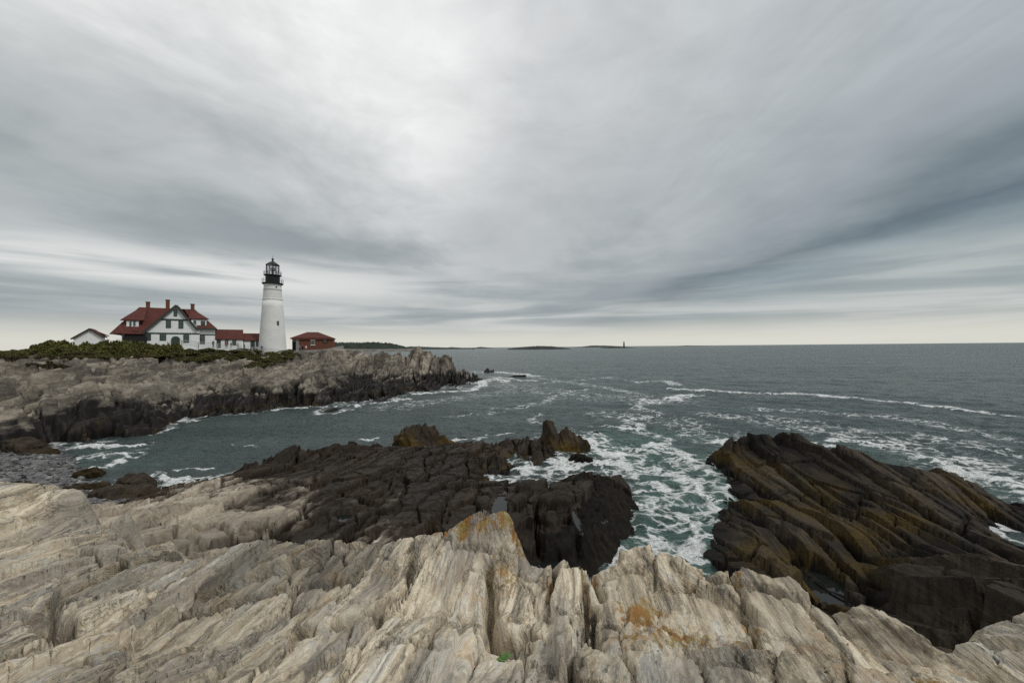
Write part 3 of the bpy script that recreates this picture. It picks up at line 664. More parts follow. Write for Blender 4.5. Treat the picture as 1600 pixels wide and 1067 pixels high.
for poly, hw, k in [
  ([(1056,609),(1110,612),(1180,615),(1250,617),(1330,622),(1400,630)], 2.0, .95), ([(1400,630),(1500,641),(1600,654),(1680,664)], 1.1, .9),
  ([(1000,598),(1040,596),(1056,602)], 2.2, .8), ([(1005,628),(1040,628),(1080,618)], 2.6, .85), ([(905,590),(990,595)], 1.5, .55), ([(880,615),(940,606),(1000,618)], 1.2, .55),
  ([(1060,628),(1000,633),(992,640),(1028,645),(1010,652),(985,655),(985,665),(1010,680)], 1.5, .72), ([(900,690),(980,740),(1060,790),(1080,860)], 5.5, .52), ([(960,650),(1060,660),(1130,690)], 5., .42), ([(1200,660),(1400,690),(1600,760)], 6., .40), ([(780,600),(900,620),(1040,625)], 9, .36), ([(600,640),(780,615)], 5, .36),
  ([(940,668),(985,672),(1040,690)], 1.3, .75), ([(925,680),(945,705),(985,720),(1040,700)], 1.6, .85), ([(900,735),(935,725),(1000,735),(1060,745)], 1.5, 1.0),
  ([(930,690),(1000,740),(1080,760)], 2.4, .82), ([(1150,705),(1120,725),(1095,740),(1040,700)], 1.5, .8), ([(1130,690),(1140,720)], .8, .95),
  ([(1000,755),(1060,770),(1120,785),(1150,795)], .9, .9), ([(1040,740),(1100,790)], 1.0, .6), ([(1060,810),(1095,850),(1070,880),(1100,905)], .8, .9), ([(1030,850),(1060,880),(1010,870)], .7, .8), ([(1090,830),(1030,800)], .7, .75),
  ([(1080,905),(1110,925)], .6, .8),
  ([(875,705),(895,700),(880,730),(860,745)], .7, .85), ([(820,745),(880,748)], .5, .7),
  ([(1310,690),(1400,705),(1490,730),(1560,755),(1640,795)], 1.5, .9), ([(1260,672),(1340,684),(1430,690)], 1.6, .62), ([(1420,700),(1600,745)], 2.2, .62), ([(1100,650),(1200,655),(1330,668)], 1.6, .52), ([(1180,640),(1400,655),(1600,690)], 2.5, .48),
  ([(1430,680),(1600,715)], 2.0, .5), ([(1250,690),(1300,700)], .9, .85), ([(1480,715),(1600,760)], 1.2, .8),
  ([(770,582),(800,584),(835,588)], 3.5, .95), ([(770,590),(830,596)], 3., .8), ([(745,600),(770,593),(790,597)], 2.5, .9), ([(650,617),(690,614),(735,611),(760,600)], 1.6, 1.0), ([(575,632),(600,631),(640,623)], .9, 1.0), ([(500,648),(540,642),(575,632)], .6, .95), ([(400,648),(440,641),(470,640)], .7, .85), ([(285,662),(320,656)], .8, .8),
  ([(830,590),(900,600),(980,612)], 3.0, .45), ([(850,600),(960,590)], 2.0, .5), ([(780,640),(850,632),(870,618)], 1.5, .5), ([(560,690),(600,684)], .5, .75), ([(700,652),(790,645)], 1.0, .5), ([(845,645),(835,665)], .7, .6), ([(725,690),(790,678)], .5, .65), ([(690,695),(720,690)], .5, .85),
  ([(118,703),(160,700),(215,697)], 1.1, .95), ([(140,718),(180,712),(215,708)], 1.6, .92), ([(155,735),(185,722),(220,705)], .8, .9), ([(250,748),(262,760),(285,757)], .6, 1.0), ([(255,742),(290,736),(335,730)], .35, .7), ([(262,762),(330,750)], .5, .9), ([(360,700),(410,695)], .5, .4)]:
    mx(soft(poly, hw, k))
mk = Rr < 60; shore = np.full(X.shape, -3.0); shore[mk] = np.maximum(baseC(X[mk], Y[mk]), baseD(X[mk], Y[mk]))
sh = sstep(-1.25, -.15, shore)
mx(.85*sh*(.75+.5*perlin(X/2.2, Y/2.2, 711)))
mk = (Rr < 200) & (X < 10); hA = np.full(X.shape, -3.0); hA[mk] = baseA(X[mk], Y[mk]); mx(.6*sstep(-1.1, -.1, hA)*(.7+.8*perlin(X/4., Y/4., 712)))
foam = np.clip(foam*(.86+.42*perlin(X/3.2, Y/3.2, 731)+.25*perlin(X/1.2, Y/1.2, 732)), 0, 1.1)
churn = np.maximum.reduce([soft([(960,690),(1040,720),(1090,770),(1090,850)], 5.5, 1.0), soft([(1040,680),(1120,690)], 4., .8), soft([(1330,700),(1480,740),(1600,800)], 3, .45), soft([(150,712),(260,720)], 4, .35)])
calm = soft([(260,690),(420,680),(560,665)], 9, 1.0)
Zs *= (1-.1*calm)
Zs += sstep(.55, 1, foam)*(.10*perlin(X/.45, Y/.45, 720)*fade(.8)+.16*(1-np.abs(perlin(X/1.3, Y/1.3, 722)))*fade(1.3))+.14*churn*perlin(X/1.7, Y/1.7, 721)+.12*sstep(-.7, -.05, shore)*sstep(60, 40, Rr)
V = np.stack([X, Y, Zs], -1).reshape(-1, 3); Fq = grid_faces(*X.shape)[:, ::-1]
t = NT('sea_water')
pos = t.n('ShaderNodeNewGeometry').outputs['Position']
fo, ch = t.attr('foam'), t.attr('churn')
# foam lace: warped cells, thin bright walls and torn patches
wv = t.n('ShaderNodeVectorMath', operation='ADD'); t.l(pos, wv.inputs[0])
nn = t.noise(pos, .55, 4, .6, 0, 1); sc = t.n('ShaderNodeVectorMath', operation='SCALE'); t.l(nn, sc.inputs[0]); sc.inputs['Scale'].default_value = 1.9; t.l(sc.outputs[0], wv.inputs[1])
def lace(scale):
    v = t.n('ShaderNodeTexVoronoi', feature='DISTANCE_TO_EDGE'); t.l(t.mapping(wv.outputs[0], (scale*.75, scale*1.1, 0)), v.inputs['Vector']); v.inputs['Scale'].default_value = 1.
    return v.outputs['Distance']
l1 = t.math('SUBTRACT', 1.0, t.ss(lace(.75), 0, .30)); l2 = t.math('SUBTRACT', 1.0, t.ss(lace(2.0), 0, .34))
fn = t.noise(wv.outputs[0], .8, 7, .68, .4); fn2 = t.noise(pos, 5.0, 5, .7)
pat = t.math('ADD', t.math('ADD', t.math('MULTIPLY', l1, .34), t.math('MULTIPLY', l2, .27)), t.math('ADD', t.math('MULTIPLY', fn, .40), t.math('MULTIPLY', fn2, .20)))
thr = t.math('SUBTRACT', .985, t.math('ADD', t.math('MULTIPLY', fo, .50), t.math('MULTIPLY', t.ss(fo, .75, 1.05), .14)))
fm = t.ss(t.math('SUBTRACT', pat, thr), -.10, .22)
fm = t.math('MULTIPLY', fm, t.ss(fo, .04, .3))
# little whitecap flecks, rare
deep = t.mix(t.ss(t.noise(t.mapping(pos, (.012, .05, .02)), 1.0, 6, .65), .38, .62), (.033, .053, .051), (.056, .081, .078))
wc = t.mix(ch, deep, t.mix(t.ss(fn, .35, .65), (.034, .072, .064), (.080, .145, .126)))
fcol = t.mix(t.ss(fn2, .3, .7), (.60, .63, .62), (.80, .82, .81))
col = t.mix(fm, wc, fcol)
rg = t.math('ADD', t.math('MULTIPLY', fm, .55), .27)
b0 = t.bump(t.noise(t.mapping(pos, (.045, .13, .1)), 1.0, 6, .7, .3), 1.0, 3.2)
b1 = t.bump(t.noise(t.mapping(pos, (.5, .95, .8)), 1.0, 8, .64, .3), 1.0, .62, b0)
b2 = t.bump(t.noise(t.mapping(pos, (3.0, 5.0, 3)), 1.0, 6, .65, .2), .8, .07, b1)
b3 = t.bump(pat, .5, .08, b2)
t.bsdf(col, rg, b3, .5, IOR=1.33)
o = np_mesh('sea', V, Fq, t.m, {'foam': foam.ravel(), 'churn': churn.ravel()}); tag(o, kind='structure')

aa = np.linspace(R(66), R(294), 90); rr_o = np.geomspace(20, 40000, 40)
A2, R2 = np.meshgrid(aa, rr_o); V2 = np.stack([R2*np.sin(A2), R2*np.cos(A2), 0*R2], -1).reshape(-1, 3)
o = np_mesh('sea', V2, grid_faces(*A2.shape)[:, ::-1], t.m, {'foam': np.zeros(len(V2)), 'churn': np.zeros(len(V2))}); tag(o, kind='structure')
# tide pools
tp = NT('pool_water'); tp.bsdf((.012, .014, .013), .03, tp.bump(tp.noise(tp.n('ShaderNodeNewGeometry').outputs['Position'], 6, 2), .05, .02), .5, IOR=1.33)
for i, (cx, cy, lv, rx, ry) in enumerate(POOLS):
    m = MB(); n = 28
    m.add([(rx*1.5*math.cos(6.2832*k/n), ry*1.5*math.sin(6.2832*k/n), 0) for k in range(n)], [tuple(range(n))])
    o = m.build('tide_pool', tp.m, loc=(cx, cy, lv)); tag(o, kind='structure')

# ------------------------------------------------------------------ sky: an overcast sheet of cloud streets over the clear-sky dome
w = bpy.data.worlds.new('World'); scene.world = w; w.use_nodes = True
nt = w.node_tree; nt.nodes.clear()
class WT(NT):
    def __init__(s): s.t = nt; s.out = s.n('ShaderNodeOutputWorld')
k = WT()
SUN_EL, SUN_AZ = R(52), R(112)     # azimuth from +Y, clockwise positive
sky = k.n('ShaderNodeTexSky', sky_type='NISHITA'); sky.sun_disc = False; sky.sun_elevation = SUN_EL; sky.sun_rotation = SUN_AZ
sky.dust_density = 3.0
bg1 = k.n('ShaderNodeBackground'); k.l(sky.outputs[0], bg1.inputs[0]); bg1.inputs[1].default_value = .08
gen = k.n('ShaderNodeTexCoord').outputs['Generated']
sp = k.n('ShaderNodeSeparateXYZ'); k.l(gen, sp.inputs[0])
zc = k.math('ADD', k.math('MAXIMUM', sp.outputs[2], 0.0), .02)
u = k.math('DIVIDE', sp.outputs[0], zc); v = k.math('DIVIDE', sp.outputs[1], zc)
cv = k.n('ShaderNodeCombineXYZ'); k.l(u, cv.inputs[0]); k.l(v, cv.inputs[1])
uv = cv.outputs[0]
w1 = k.math('SUBTRACT', k.noise(k.mapping(uv, (.50, .45, 1)), 1.0, 5, .55), .5)
w2 = k.math('SUBTRACT', k.noise(k.mapping(gen, (3.2, 3.2, 6.5), (0, 0, 0), (3, 1, 0)), 1.0, 6, .58, .5), .5)
uw = k.math('ADD', u, k.math('ADD', k.math('MULTIPLY', w1, 2.6), k.math('MULTIPLY', w2, .9)))
# brightness of the cloud streets across the wind
fac = k.math('DIVIDE', k.math('ADD', uw, 8.0), 16.0, True)
st = lambda x: (x+8)/16
g = lambda a, b=None, c=None: (a, a if b is None else b, a if c is None else c)
prof = k.ramp(fac, [(st(-8), (.56, .60, .60)), (st(-4.6), (.60, .64, .63)), (st(-3.2), (.50, .54, .54)), (st(-2.1), (.34, .385, .385)), (st(-1.3), (.58, .605, .605)), (st(-.6), (.92, .93, .92)), (st(.15), (.62, .64, .645)),
     (st(.8), (.51, .545, .56)), (st(1.5), (.40, .44, .465)), (st(2.0), (.30, .345, .37)), (st(2.75), (.115, .16, .19)), (st(3.6), (.23, .295, .325)), (st(4.8), (.33, .39, .405)), (st(8), (.36, .42, .42))])
# ripples
rp = k.noise(k.mapping(uv, (8.0, 1.1, 1)), 1.0, 3, .5, .9)
rmask = k.math('MULTIPLY', k.ss(k.noise(k.mapping(uv, (.5, .35, 1), (0, 0, 0), (9, 4, 0)), 1.0, 2), .36, .55), k.math('MULTIPLY', k.math('MULTIPLY', k.ss(u, .5, 1.1), k.ss(sp.outputs[2], .16, .34)), k.math('SUBTRACT', 1.0, k.ss(u, 1.9, 2.6))))
mod = k.math('ADD', k.math('MULTIPLY', k.math('MULTIPLY', k.math('SUBTRACT', rp, .5), rmask), .36), k.math('ADD', k.math('MULTIPLY', w2, .28), k.math('MULTIPLY', k.math('SUBTRACT', k.noise(k.mapping(gen, (5.5, 5.5, 13), (0, 0, 0), (5, 2, 0)), 1.0, 7, .6, .5), .5), .42)))
hs = k.n('ShaderNodeHueSaturation'); k.l(prof, hs.inputs['Color']); k.l(k.math('ADD', 1.0, mod), hs.inputs['Value'])
cl = hs.outputs[0]
# towards the horizon the layers are seen edge on: long flat bars and a pale warm gap
el = sp.outputs[2]
cl = k.mix(k.math('MULTIPLY', k.math('SUBTRACT', 1.0, k.ss(el, .18, .55)), k.math('SUBTRACT', .8, k.math('MULTIPLY', k.ss(u, 1.2, 2.4), .72))), cl, k.mix(k.ss(k.math('ADD', w1, k.math('MULTIPLY', w2, .6)), -.14, .14), (.30, .335, .355), (.50, .525, .53)))
az_ = k.n('ShaderNodeMath', operation='ARCTAN2'); k.l(sp.outputs[0], az_.inputs[0]); k.l(sp.outputs[1], az_.inputs[1])
ce = k.n('ShaderNodeCombineXYZ'); k.l(az_.outputs[0], ce.inputs[0]); k.l(el, ce.inputs[1])
bars = k.noise(k.mapping(ce.outputs[0], (1.6, 22, 1), (0, 0, R(2)), (2.3, .4, 0)), 1.0, 5, .55, .5)
low = k.ramp(k.ss(bars, .36, .64), [(0, (.30, .345, .365)), (.5, (.43, .465, .47)), (1, (.66, .675, .655))])
cl = k.mix(k.math('MULTIPLY', k.math('SUBTRACT', 1.0, k.ss(el, .05, .24)), .75), cl, low)
leftb = k.ss(k.math('MULTIPLY', az_.outputs[0], -1.0), -.25, .7)
stripe = k.math('MULTIPLY', leftb, k.math('SUBTRACT', k.ss(el, .115, .145), k.ss(el, .16, .235)))
cl = k.mix(k.math('MULTIPLY', stripe, k.ss(bars, .3, .55)), cl, (.76, .775, .755))
gap = k.math('SUBTRACT', 1.0, k.ss(k.math('ADD', el, k.math('MULTIPLY', k.math('SUBTRACT', bars, .5), .06)), .012, .075))
cl = k.mix(k.math('MULTIPLY', gap, .85), cl, (.78, .765, .68))
cl = k.mix(k.ss(el, -.06, -.01), (.05, .06, .06), cl)
bg2 = k.n('ShaderNodeBackground'); k.l(cl, bg2.inputs[0]); bg2.inputs[1].default_value = 1.0
ms = k.n('ShaderNodeMixShader'); ms.inputs[0].default_value = .93; k.l(bg1.outputs[0], ms.inputs[1]); k.l(bg2.outputs[0], ms.inputs[2]); k.l(ms.outputs[0], k.out.inputs[0])
w.cycles.sampling_method = 'MANUAL'; w.cycles.sample_map_resolution = 512

sd = bpy.data.lights.new('sun', 'SUN'); so = bpy.data.objects.new('sun', sd); COL.objects.link(so)
sd.energy = 1.5; sd.angle = R(14); sd.color = (1.0, .97, .92)
dirv = Vector((math.sin(SUN_AZ)*math.cos(SUN_EL), math.cos(SUN_AZ)*math.cos(SUN_EL), math.sin(SUN_EL)))
so.rotation_euler = dirv.to_track_quat('Z', 'Y').to_euler()
so.location = (0, 0, 60)
scene.view_settings.view_transform = 'Standard'; scene.view_settings.look = 'None'; scene.view_settings.exposure = 0; scene.view_settings.gamma = 1
scene.view_settings.use_curve_mapping = False
# ------------------------------------------------------------------ buildings
M_white = paint('white_clapboard', (.80, .82, .81), .6, .06, 1.5)
M_tower = paint('whitewashed_masonry', (.74, .74, .71), .75, .07, .5, bump=.12)
M_red = paint('red_roof_shingle', (.100, .034, .027), .85, .3, 2.5, .2, bump=.4)
M_brick = paint('red_brick', (.165, .068, .045), .85, .22, 4.0, .2)
M_green = paint('dark_green_trim', (.035, .058, .048), .55)
M_glass = paint('window_glass', (.05, .075, .075), .12, .3, 1.0, .6)
M_black = paint('black_iron', (.010, .010, .012), .45)
M_grey = paint('grey_stone', (.30, .30, .28), .9, .2, 2.0)
M_darkop = paint('dark_doorway', (.012, .012, .012), .8)
M_rail = paint('weathered_white_rail', (.42, .42, .40), .8)
M_brass = paint('lens_mount', (.06, .05, .04), .4)
tl = NT('lantern_glass')
tb = tl.n('ShaderNodeBsdfTransparent'); gb = tl.n('ShaderNodeBsdfGlossy'); gb.inputs['Roughness'].default_value = .05
mm = tl.n('ShaderNodeMixShader'); mm.inputs[0].default_value = .22; tl.l(tb.outputs[0], mm.inputs[1]); tl.l(gb.outputs[0], mm.inputs[2]); tl.l(mm.outputs[0], tl.out.inputs[0])
M_lant = tl.m

def lighthouse():
    Y0 = 98.0; base = Q(426, 550, Y0); k = Y0/F
    zz = lambda py: Q(426, py, Y0)[2]-base[2]
    cth = math.cos(math.atan2(374, F)); hw = lambda wpx: wpx*k/2*cth*1.01
    rt = empty('lighthouse', tuple(base), 0, 'tall white round lighthouse tower with black lantern gallery on top', 'lighthouse')
    m = MB(); prof = [(hw(46), -1.5), (hw(44.8), 0)]
    for py, wd in ((530, 41.6), (500, 36.9), (480, 33.5), (469.2, 31.6)): prof.append((hw(wd), zz(py)))
    m.lathe(prof, 64).build('tower', M_tower, rt, True)
    m = MB(); m.lathe([(hw(31), zz(469.2)), (hw(32.6), zz(469)), (hw(32.6), zz(467.6)), (hw(30.8), zz(467.3)), (hw(29), zz(455)), (hw(27.6), zz(446.5)), (hw(28.6), zz(446)), (hw(28.6), zz(443.8))], 64).build('watch_room', M_tower, rt, False)
    MB().lathe([(hw(29), zz(454)), (hw(29.6), zz(454)), (hw(29.4), zz(453)), (hw(28.6), zz(453))], 64).build('string_course', M_grey, rt)
    g = MB().lathe([(hw(29), zz(445.2)), (hw(34), zz(444)), (hw(34), zz(442.9)), (hw(24), zz(442.9))], 48).build('gallery', M_black, rt)
    def railing(r, z0, h, n, par):
        q = MB()
        for i in range(n):
            t = 2*math.pi*i/n; q.bar((r*math.cos(t), r*math.sin(t), z0), (r*math.cos(t), r*math.sin(t), z0+h), .05)
        for hz in (.45, .95):
            for i in range(32):
                a, b = 2*math.pi*i/32, 2*math.pi*(i+1)/32
                q.bar((r*math.cos(a), r*math.sin(a), z0+h*hz), (r*math.cos(b), r*math.sin(b), z0+h*hz), .04)
        q.build('railing', M_black, par)
    railing(hw(33.4), zz(442.9), 1.15, 16, g)
    MB().lathe([(hw(23), zz(442.9)), (hw(23), zz(431.6))], 32).build('drum', M_black, rt, False)
    g2 = MB().lathe([(hw(23), zz(431.8)), (hw(28.5), zz(431)), (hw(28.5), zz(430.2)), (hw(15), zz(430.2))], 32).build('gallery', M_black, rt)
    railing(hw(28), zz(430.2), 1.0, 12, g2)
    lan = MB().lathe([(hw(20.2), zz(430.2)), (hw(20.2), zz(414.6))], 12, cap=False).build('lantern_room', M_lant, rt)
    q = MB(); rl = hw(20.4)
    for i in range(12):
        t = 2*math.pi*i/12; q.bar((rl*math.cos(t), rl*math.sin(t), zz(430.2)), (rl*math.cos(t), rl*math.sin(t), zz(414.4)), .09)
    for f in (0.02, .34, .67, .98):
        z0 = zz(430.2)+f*(zz(414.6)-zz(430.2))
        for i in range(12):
            a, b = 2*math.pi*i/12, 2*math.pi*(i+1)/12
            q.bar((rl*math.cos(a), rl*math.sin(a), z0), (rl*math.cos(b), rl*math.sin(b), z0), .07)
    q.build('glazing_bar', M_black, lan)
    MB().lathe([(.28, zz(430.2)), (.28, zz(424)), (.5, zz(423.6)), (.62, zz(421)), (.5, zz(418.5)), (.1, zz(418))], 20).build('lens', M_brass, lan, True)
    rf = MB().lathe([(hw(21.8), zz(414.8)), (hw(22.4), zz(414.2)), (hw(14), zz(411.2)), (hw(5), zz(408.6)), (hw(2.4), zz(407.6)), (hw(2.2), zz(406.6)), (hw(4), zz(405.8)), (hw(4), zz(404.6)), (hw(1.6), zz(403.8))], 24).build('roof', M_black, rt)
    MB().lathe([(.05, zz(404)), (.03, zz(399.5))], 8).build('lightning_rod', M_black, rf)
    # small windows facing the camera
    d = Vector((-base[0], -base[1], 0)).normalized(); s = Vector((-d.y, d.x, 0))
    def win(px, py, wpx, hpx, rpx, name='window'):
        r = hw(rpx); off = max(-r*.95, min(r*.95, (px-426)*k*cth)); 
        dep_ = math.sqrt(r*r-off*off); c = d*(dep_-.10)+s*(-off if False else off)
        # s must point to the picture's right
        ww, hh = wpx*k*cth/2, hpx*k/2; z0 = zz(py)
        fr = MB(); p = []
        a = c-s*ww; b = c+s*ww; o = d*.28
        fr.add([a-Vector((0, 0, hh-z0)), b-Vector((0, 0, hh-z0)), b+Vector((0, 0, hh+z0)), a+Vector((0, 0, hh+z0)), a-Vector((0, 0, hh-z0))+o, b-Vector((0, 0, hh-z0))+o, b+Vector((0, 0, hh+z0))+o, a+Vector((0, 0, hh+z0))+o],
               [(0, 1, 2, 3), (7, 6, 5, 4), (0, 4, 5, 1), (1, 5, 6, 2), (2, 6, 7, 3), (3, 7, 4, 0)]).build(name, M_glass, rt)
    win(434.2, 505.5, 3.4, 6.4, 37.5); win(431.8, 449.3, 2.2, 2.4, 28)
lighthouse()

TH = R(38)
class Plan:
    """a house front: picture points are measured onto its wall plane"""
    def __init__(s, px, py, Y0, th):
        s.o = Q(px, py, Y0); s.th = th; s.Rv = np.array([math.cos(th), math.sin(th), 0]); s.B = np.array([-math.sin(th), math.cos(th), 0])
    def at(s, px, py, back=0.0):
        d = ray(px, py); t = ((s.o+s.B*back-CAM)@s.B)/(d@s.B); p = CAM+d*t-s.o
        return Vector((float(p@s.Rv), float(p@s.B), float(p[2])))
def rect(pl, x0, y0, x1, y1, proud, thick, mat, name, parent, back=0.0):
    a = pl.at(x0, y1, back); b = pl.at(x1, y0, back)
    return MB().box(a.x, b.x, back-proud, back-proud+thick, a.z, b.z).build(name, mat, parent)
def window(pl, x0, y0, x1, y1, parent, back=0.0, frame=M_green):
    f = rect(pl, x0, y0, x1, y1, .10, .12, frame, 'window', parent, back)
    a = pl.at(x0, y1, back); b = pl.at(x1, y0, back); w = b.x-a.x; h = b.z-a.z
    MB().box(a.x+w*.14, b.x-w*.14, back-.13, back-.09, a.z+h*.10, b.z-h*.08).build('pane', M_glass, f)
    MB().box(a.x+w*.14, b.x-w*.14, back-.15, back-.12, a.z+h*.48, a.z+h*.54).build('sash', frame, f)
    return f

def keepers_house():
    pl = Plan(275, 548, 86, TH)
    rt = empty('house', tuple(pl.o), TH, 'large white keepers house with red hipped roofs, front gable and three chimneys', 'house')
    at = pl.at; g = 0.0
    zb = -1.5
    V3 = lambda p, z=None: Vector((p.x, p.y, p.z if z is None else z))
    # walls: front gable block and the right hand block, one body
    w = MB(); D = 9.0
    gl, ga, gr = at(225, 519), at(275.6, 478.6), at(312, 518)
    front = [Vector((gl.x, 0, zb)), Vector((gr.x, 0, zb)), Vector((gr.x, 0, at(306, 514).z)), ga, Vector((gl.x, 0, gl.z))]
    k = len(front); vs = front+[p+Vector((0, D, 0)) for p in front]
    w.add(vs, [tuple(range(k)), tuple(range(2*k-1, k-1, -1))]+[(i, i+k, (i+1) % k+k, (i+1) % k) for i in range(k)])
    rx = at(335.8, 530).x; rz = at(320, 514).z
    w.box(gr.x-.5, rx, .25, D, zb, rz)
    lx = at(186, 530).x
    w.box(lx, gl.x+.3, 2.6, D, zb, at(200, 522, 2.6).z)
    w.build('wall', M_white, rt)
    # main roof, ridge running left to right, hipped at both ends
    yr = 5.6; zr = at(283, 482.6, yr).z
    rl, rr_ = at(217.5, 482, yr), at(304.5, 484, yr); rl.z = zr; rr_.z = zr
    el = at(171, 521, -.6); er = at(338.8, 513, -.3)
    ez = er.z
    m = MB()
    yb = 2*yr-.3
    # right part front slope, right hip
    rxx = at(308.5, 515.2).x
    m.slab([Vector((rxx-.15, -.35, ez)), Vector((er.x, -.35, ez)), rr_, Vector((gr.x-3.2, yr, zr))], .25)
    m.slab([Vector((er.x, -.35, ez)), Vector((er.x, yb, ez)), rr_], .25)
    # left part: long slope down to the porch eave, left hip
    lz = el.z
    m.slab([Vector((el.x, -.6, lz)), Vector((gl.x+.05, -.6, lz)), Vector((ga.x-.5, yr, zr)), rl], .25)
    m.slab([rl, Vector((el.x, yb, lz)), Vector((el.x, -.6, lz))], .25)
    m.slab([Vector((er.x, yb, ez)), Vector((el.x, yb, lz)), rl, rr_], .25)
    rf = m.build('roof', M_red, rt)
    # front gable roof with its ridge running back, green barge boards
    m = MB(); ov = .45
    ap = at(275.6, 477.3); L_ = at(222.5, 521); R_ = at(308.5, 515.2)
    for e in (L_, R_):
        a0 = Vector((ap.x, -ov, ap.z)); e0 = Vector((e.x, -ov, e.z)); a1 = Vector((ap.x, yr+1.5, ap.z)); e1 = Vector((e.x, yr+1.5, e.z))
        m.slab([e0, a0, a1, e1] if e is R_ else [a0, e0, e1, a1], .22)
    m.build('gable_roof', M_red, rt)
    for e in (L_, R_):
        q = MB(); q.bar((ap.x, -ov-.03, ap.z-.12), (e.x, -ov-.03, e.z-.12), .10, .34); q.build('barge_board', M_green, rt)
    q = MB(); q.box(R_.x-.3, er.x+.05, -.42, -.30, ez-.30, ez-.02); q.build('eave_board', M_green, rt)
    for x0, x1, y0 in ((225.5, 312, 520.4), (312.5, 336, 522)):
        rect(pl, x0, y0, x1, y0+1.3, .06 if x0 < 300 else -.16, .12, M_green, 'trim_board', rt)
    rect(pl, 252, 499, 294, 500.3, .06, .12, M_green, 'trim_board', rt)
    # chimneys
    for px, pt, pb in ((231.3, 471.8, 486), (262.2, 468.6, 485), (301, 475.2, 488)):
        a = at(px-3, pb, yr); b = at(px+2.8, pt, yr)
        ch = MB().box(a.x, b.x, yr-.5, yr+.5, a.z-.4, b.z-.15).build('chimney', M_brick, rf)
        MB().box(a.x-.08, b.x+.08, yr-.58, yr+.58, b.z-.15, b.z).build('chimney_cap', M_brick, ch)
    # dormers
    def dormer(x0, y0, x1, y1, back, wins, eave):
        a = at(x0, y1, back); b = at(x1, y0, back)
        d = MB().box(a.x, b.x, back, back+3.2, a.z-.4, b.z).build('dormer', M_white, rt)
        m = MB().slab([Vector((a.x-eave, back-.3, b.z)), Vector((b.x+eave, back-.3, b.z)), Vector((min(b.x+eave, rr_.x-.2), yr-.2, zr-.1)), Vector((max(a.x-eave, rl.x+.2), yr-.2, zr-.1))], .2); m.build('dormer_roof', M_red, d)
        for u0, v0, u1, v1 in wins:
            window(pl, u0, v0, u1, v1, d, back)
    dormer(197.5, 500.3, 216.5, 510, 1.0, [(202.5, 502, 205.5, 509.3), (208.5, 501.5, 211.8, 509)], .9)
    dormer(299, 498.5, 322.5, 509.3, .5, [(302.3, 501, 306.5, 507.5), (314, 501.5, 320.6, 508)], .5)
    # windows
    for x0, y0, x1, y1, bk in ((271.6, 484.2, 277, 494, 0), (259.3, 500.6, 267.2, 512.2, 0), (279, 500.8, 286.6, 513, 0), (249.6, 521.6, 259.6, 532, 0), (286.6, 521.6, 295.5, 535.5, 0), (312.3, 523, 320.2, 537, .25)):
        window(pl, x0, y0, x1, y1, rt, bk)
    # rounded porch arch and the small arched doorway
    for cx, cy, r in ((211, 527, 1.9), (274.5, 527, .75)):
        c = at(cx, cy, -.05); m = MB(); n = 14
        pts2 = [Vector((c.x+r*math.cos(math.pi*i/n), -.12, c.z-.5+r*math.sin(math.pi*i/n))) for i in range(n+1)]+[Vector((c.x-r, -.12, c.z-2.4)), Vector((c.x+r, -.12, c.z-2.4))]
        m.slab(pts2, -.1); m.build('arched_door', M_green if r < 1 else M_darkop, rt)
    rect(pl, 226, 521.5, 236, 532, .08, .1, M_green, 'door', rt)
keepers_house()

def wing(x0, x1, ytop, yeave, ybase, slope_r, back, label, wins, doors):
    pl = Plan(x0, ybase, float(CAM[1]+Plan(275, 548, 86, TH).at(x0, ybase, back).y*0+ (lambda d: ((Plan(275, 548, 86, TH).o+Plan(275, 548, 86, TH).B*back-CAM)@Plan(275, 548, 86, TH).B)/(d@Plan(275, 548, 86, TH).B))(ray(x0, ybase))), TH)
    rt = empty('connecting_wing', tuple(pl.o), TH, label, 'building wing')
    at = pl.at; a = at(x0, ybase); b = at(x1, yeave); W = b.x; D = 5.0
    top = at((x0+x1)/2, ytop, D/2).z; ez = at((x0+x1)/2, yeave).z
    w = MB(); g = [Vector((0, 0, -1)), Vector((0, D, -1)), Vector((0, D, ez)), Vector((0, D/2, top-.25)), Vector((0, 0, ez))]
    k = 5; vs = g+[p+Vector((W, 0, 0)) for p in g]
    w.add(vs, [tuple(range(k)), tuple(range(2*k-1, k-1, -1))]+[(i, i+k, (i+1) % k+k, (i+1) % k) for i in range(k)]); w.build('wall', M_white, rt)
    m = MB(); r0, r1 = -.2, W+.2
    m.slab([Vector((r0, -.35, ez-.1)), Vector((r1+slope_r, -.35, ez-.1)), Vector((r1, D/2, top)), Vector((r0, D/2, top))], .2)
    m.slab([Vector((r0, D/2, top)), Vector((r1, D/2, top)), Vector((r1+slope_r, D+.35, ez-.1)), Vector((r0, D+.35, ez-.1))], .2)
    if slope_r: m.slab([Vector((r1+slope_r, -.35, ez-.1)), Vector((r1+slope_r, D+.35, ez-.1)), Vector((r1, D/2, top))], .2)
    m.build('roof', M_red, rt)
    for q in wins: window(pl, *q, rt)
    for q in doors: rect(pl, *q, .09, .11, M_green, 'door', rt)
wing(337.5, 379, 514.8, 529.3, 545, 0, 1.2, 'long low white wing with red roof attached to the keepers house', [(351.5, 530.5, 356.8, 539.5), (363, 530, 369, 539.5)], [(338.4, 530.5, 345, 543.5)])
wing(381, 405, 520.8, 531.2, 546.5, 2.6, 1.6, 'short low white wing with red roof touching the foot of the lighthouse', [(400, 532.5, 405.5, 541)], [(391.5, 532, 398, 545)])

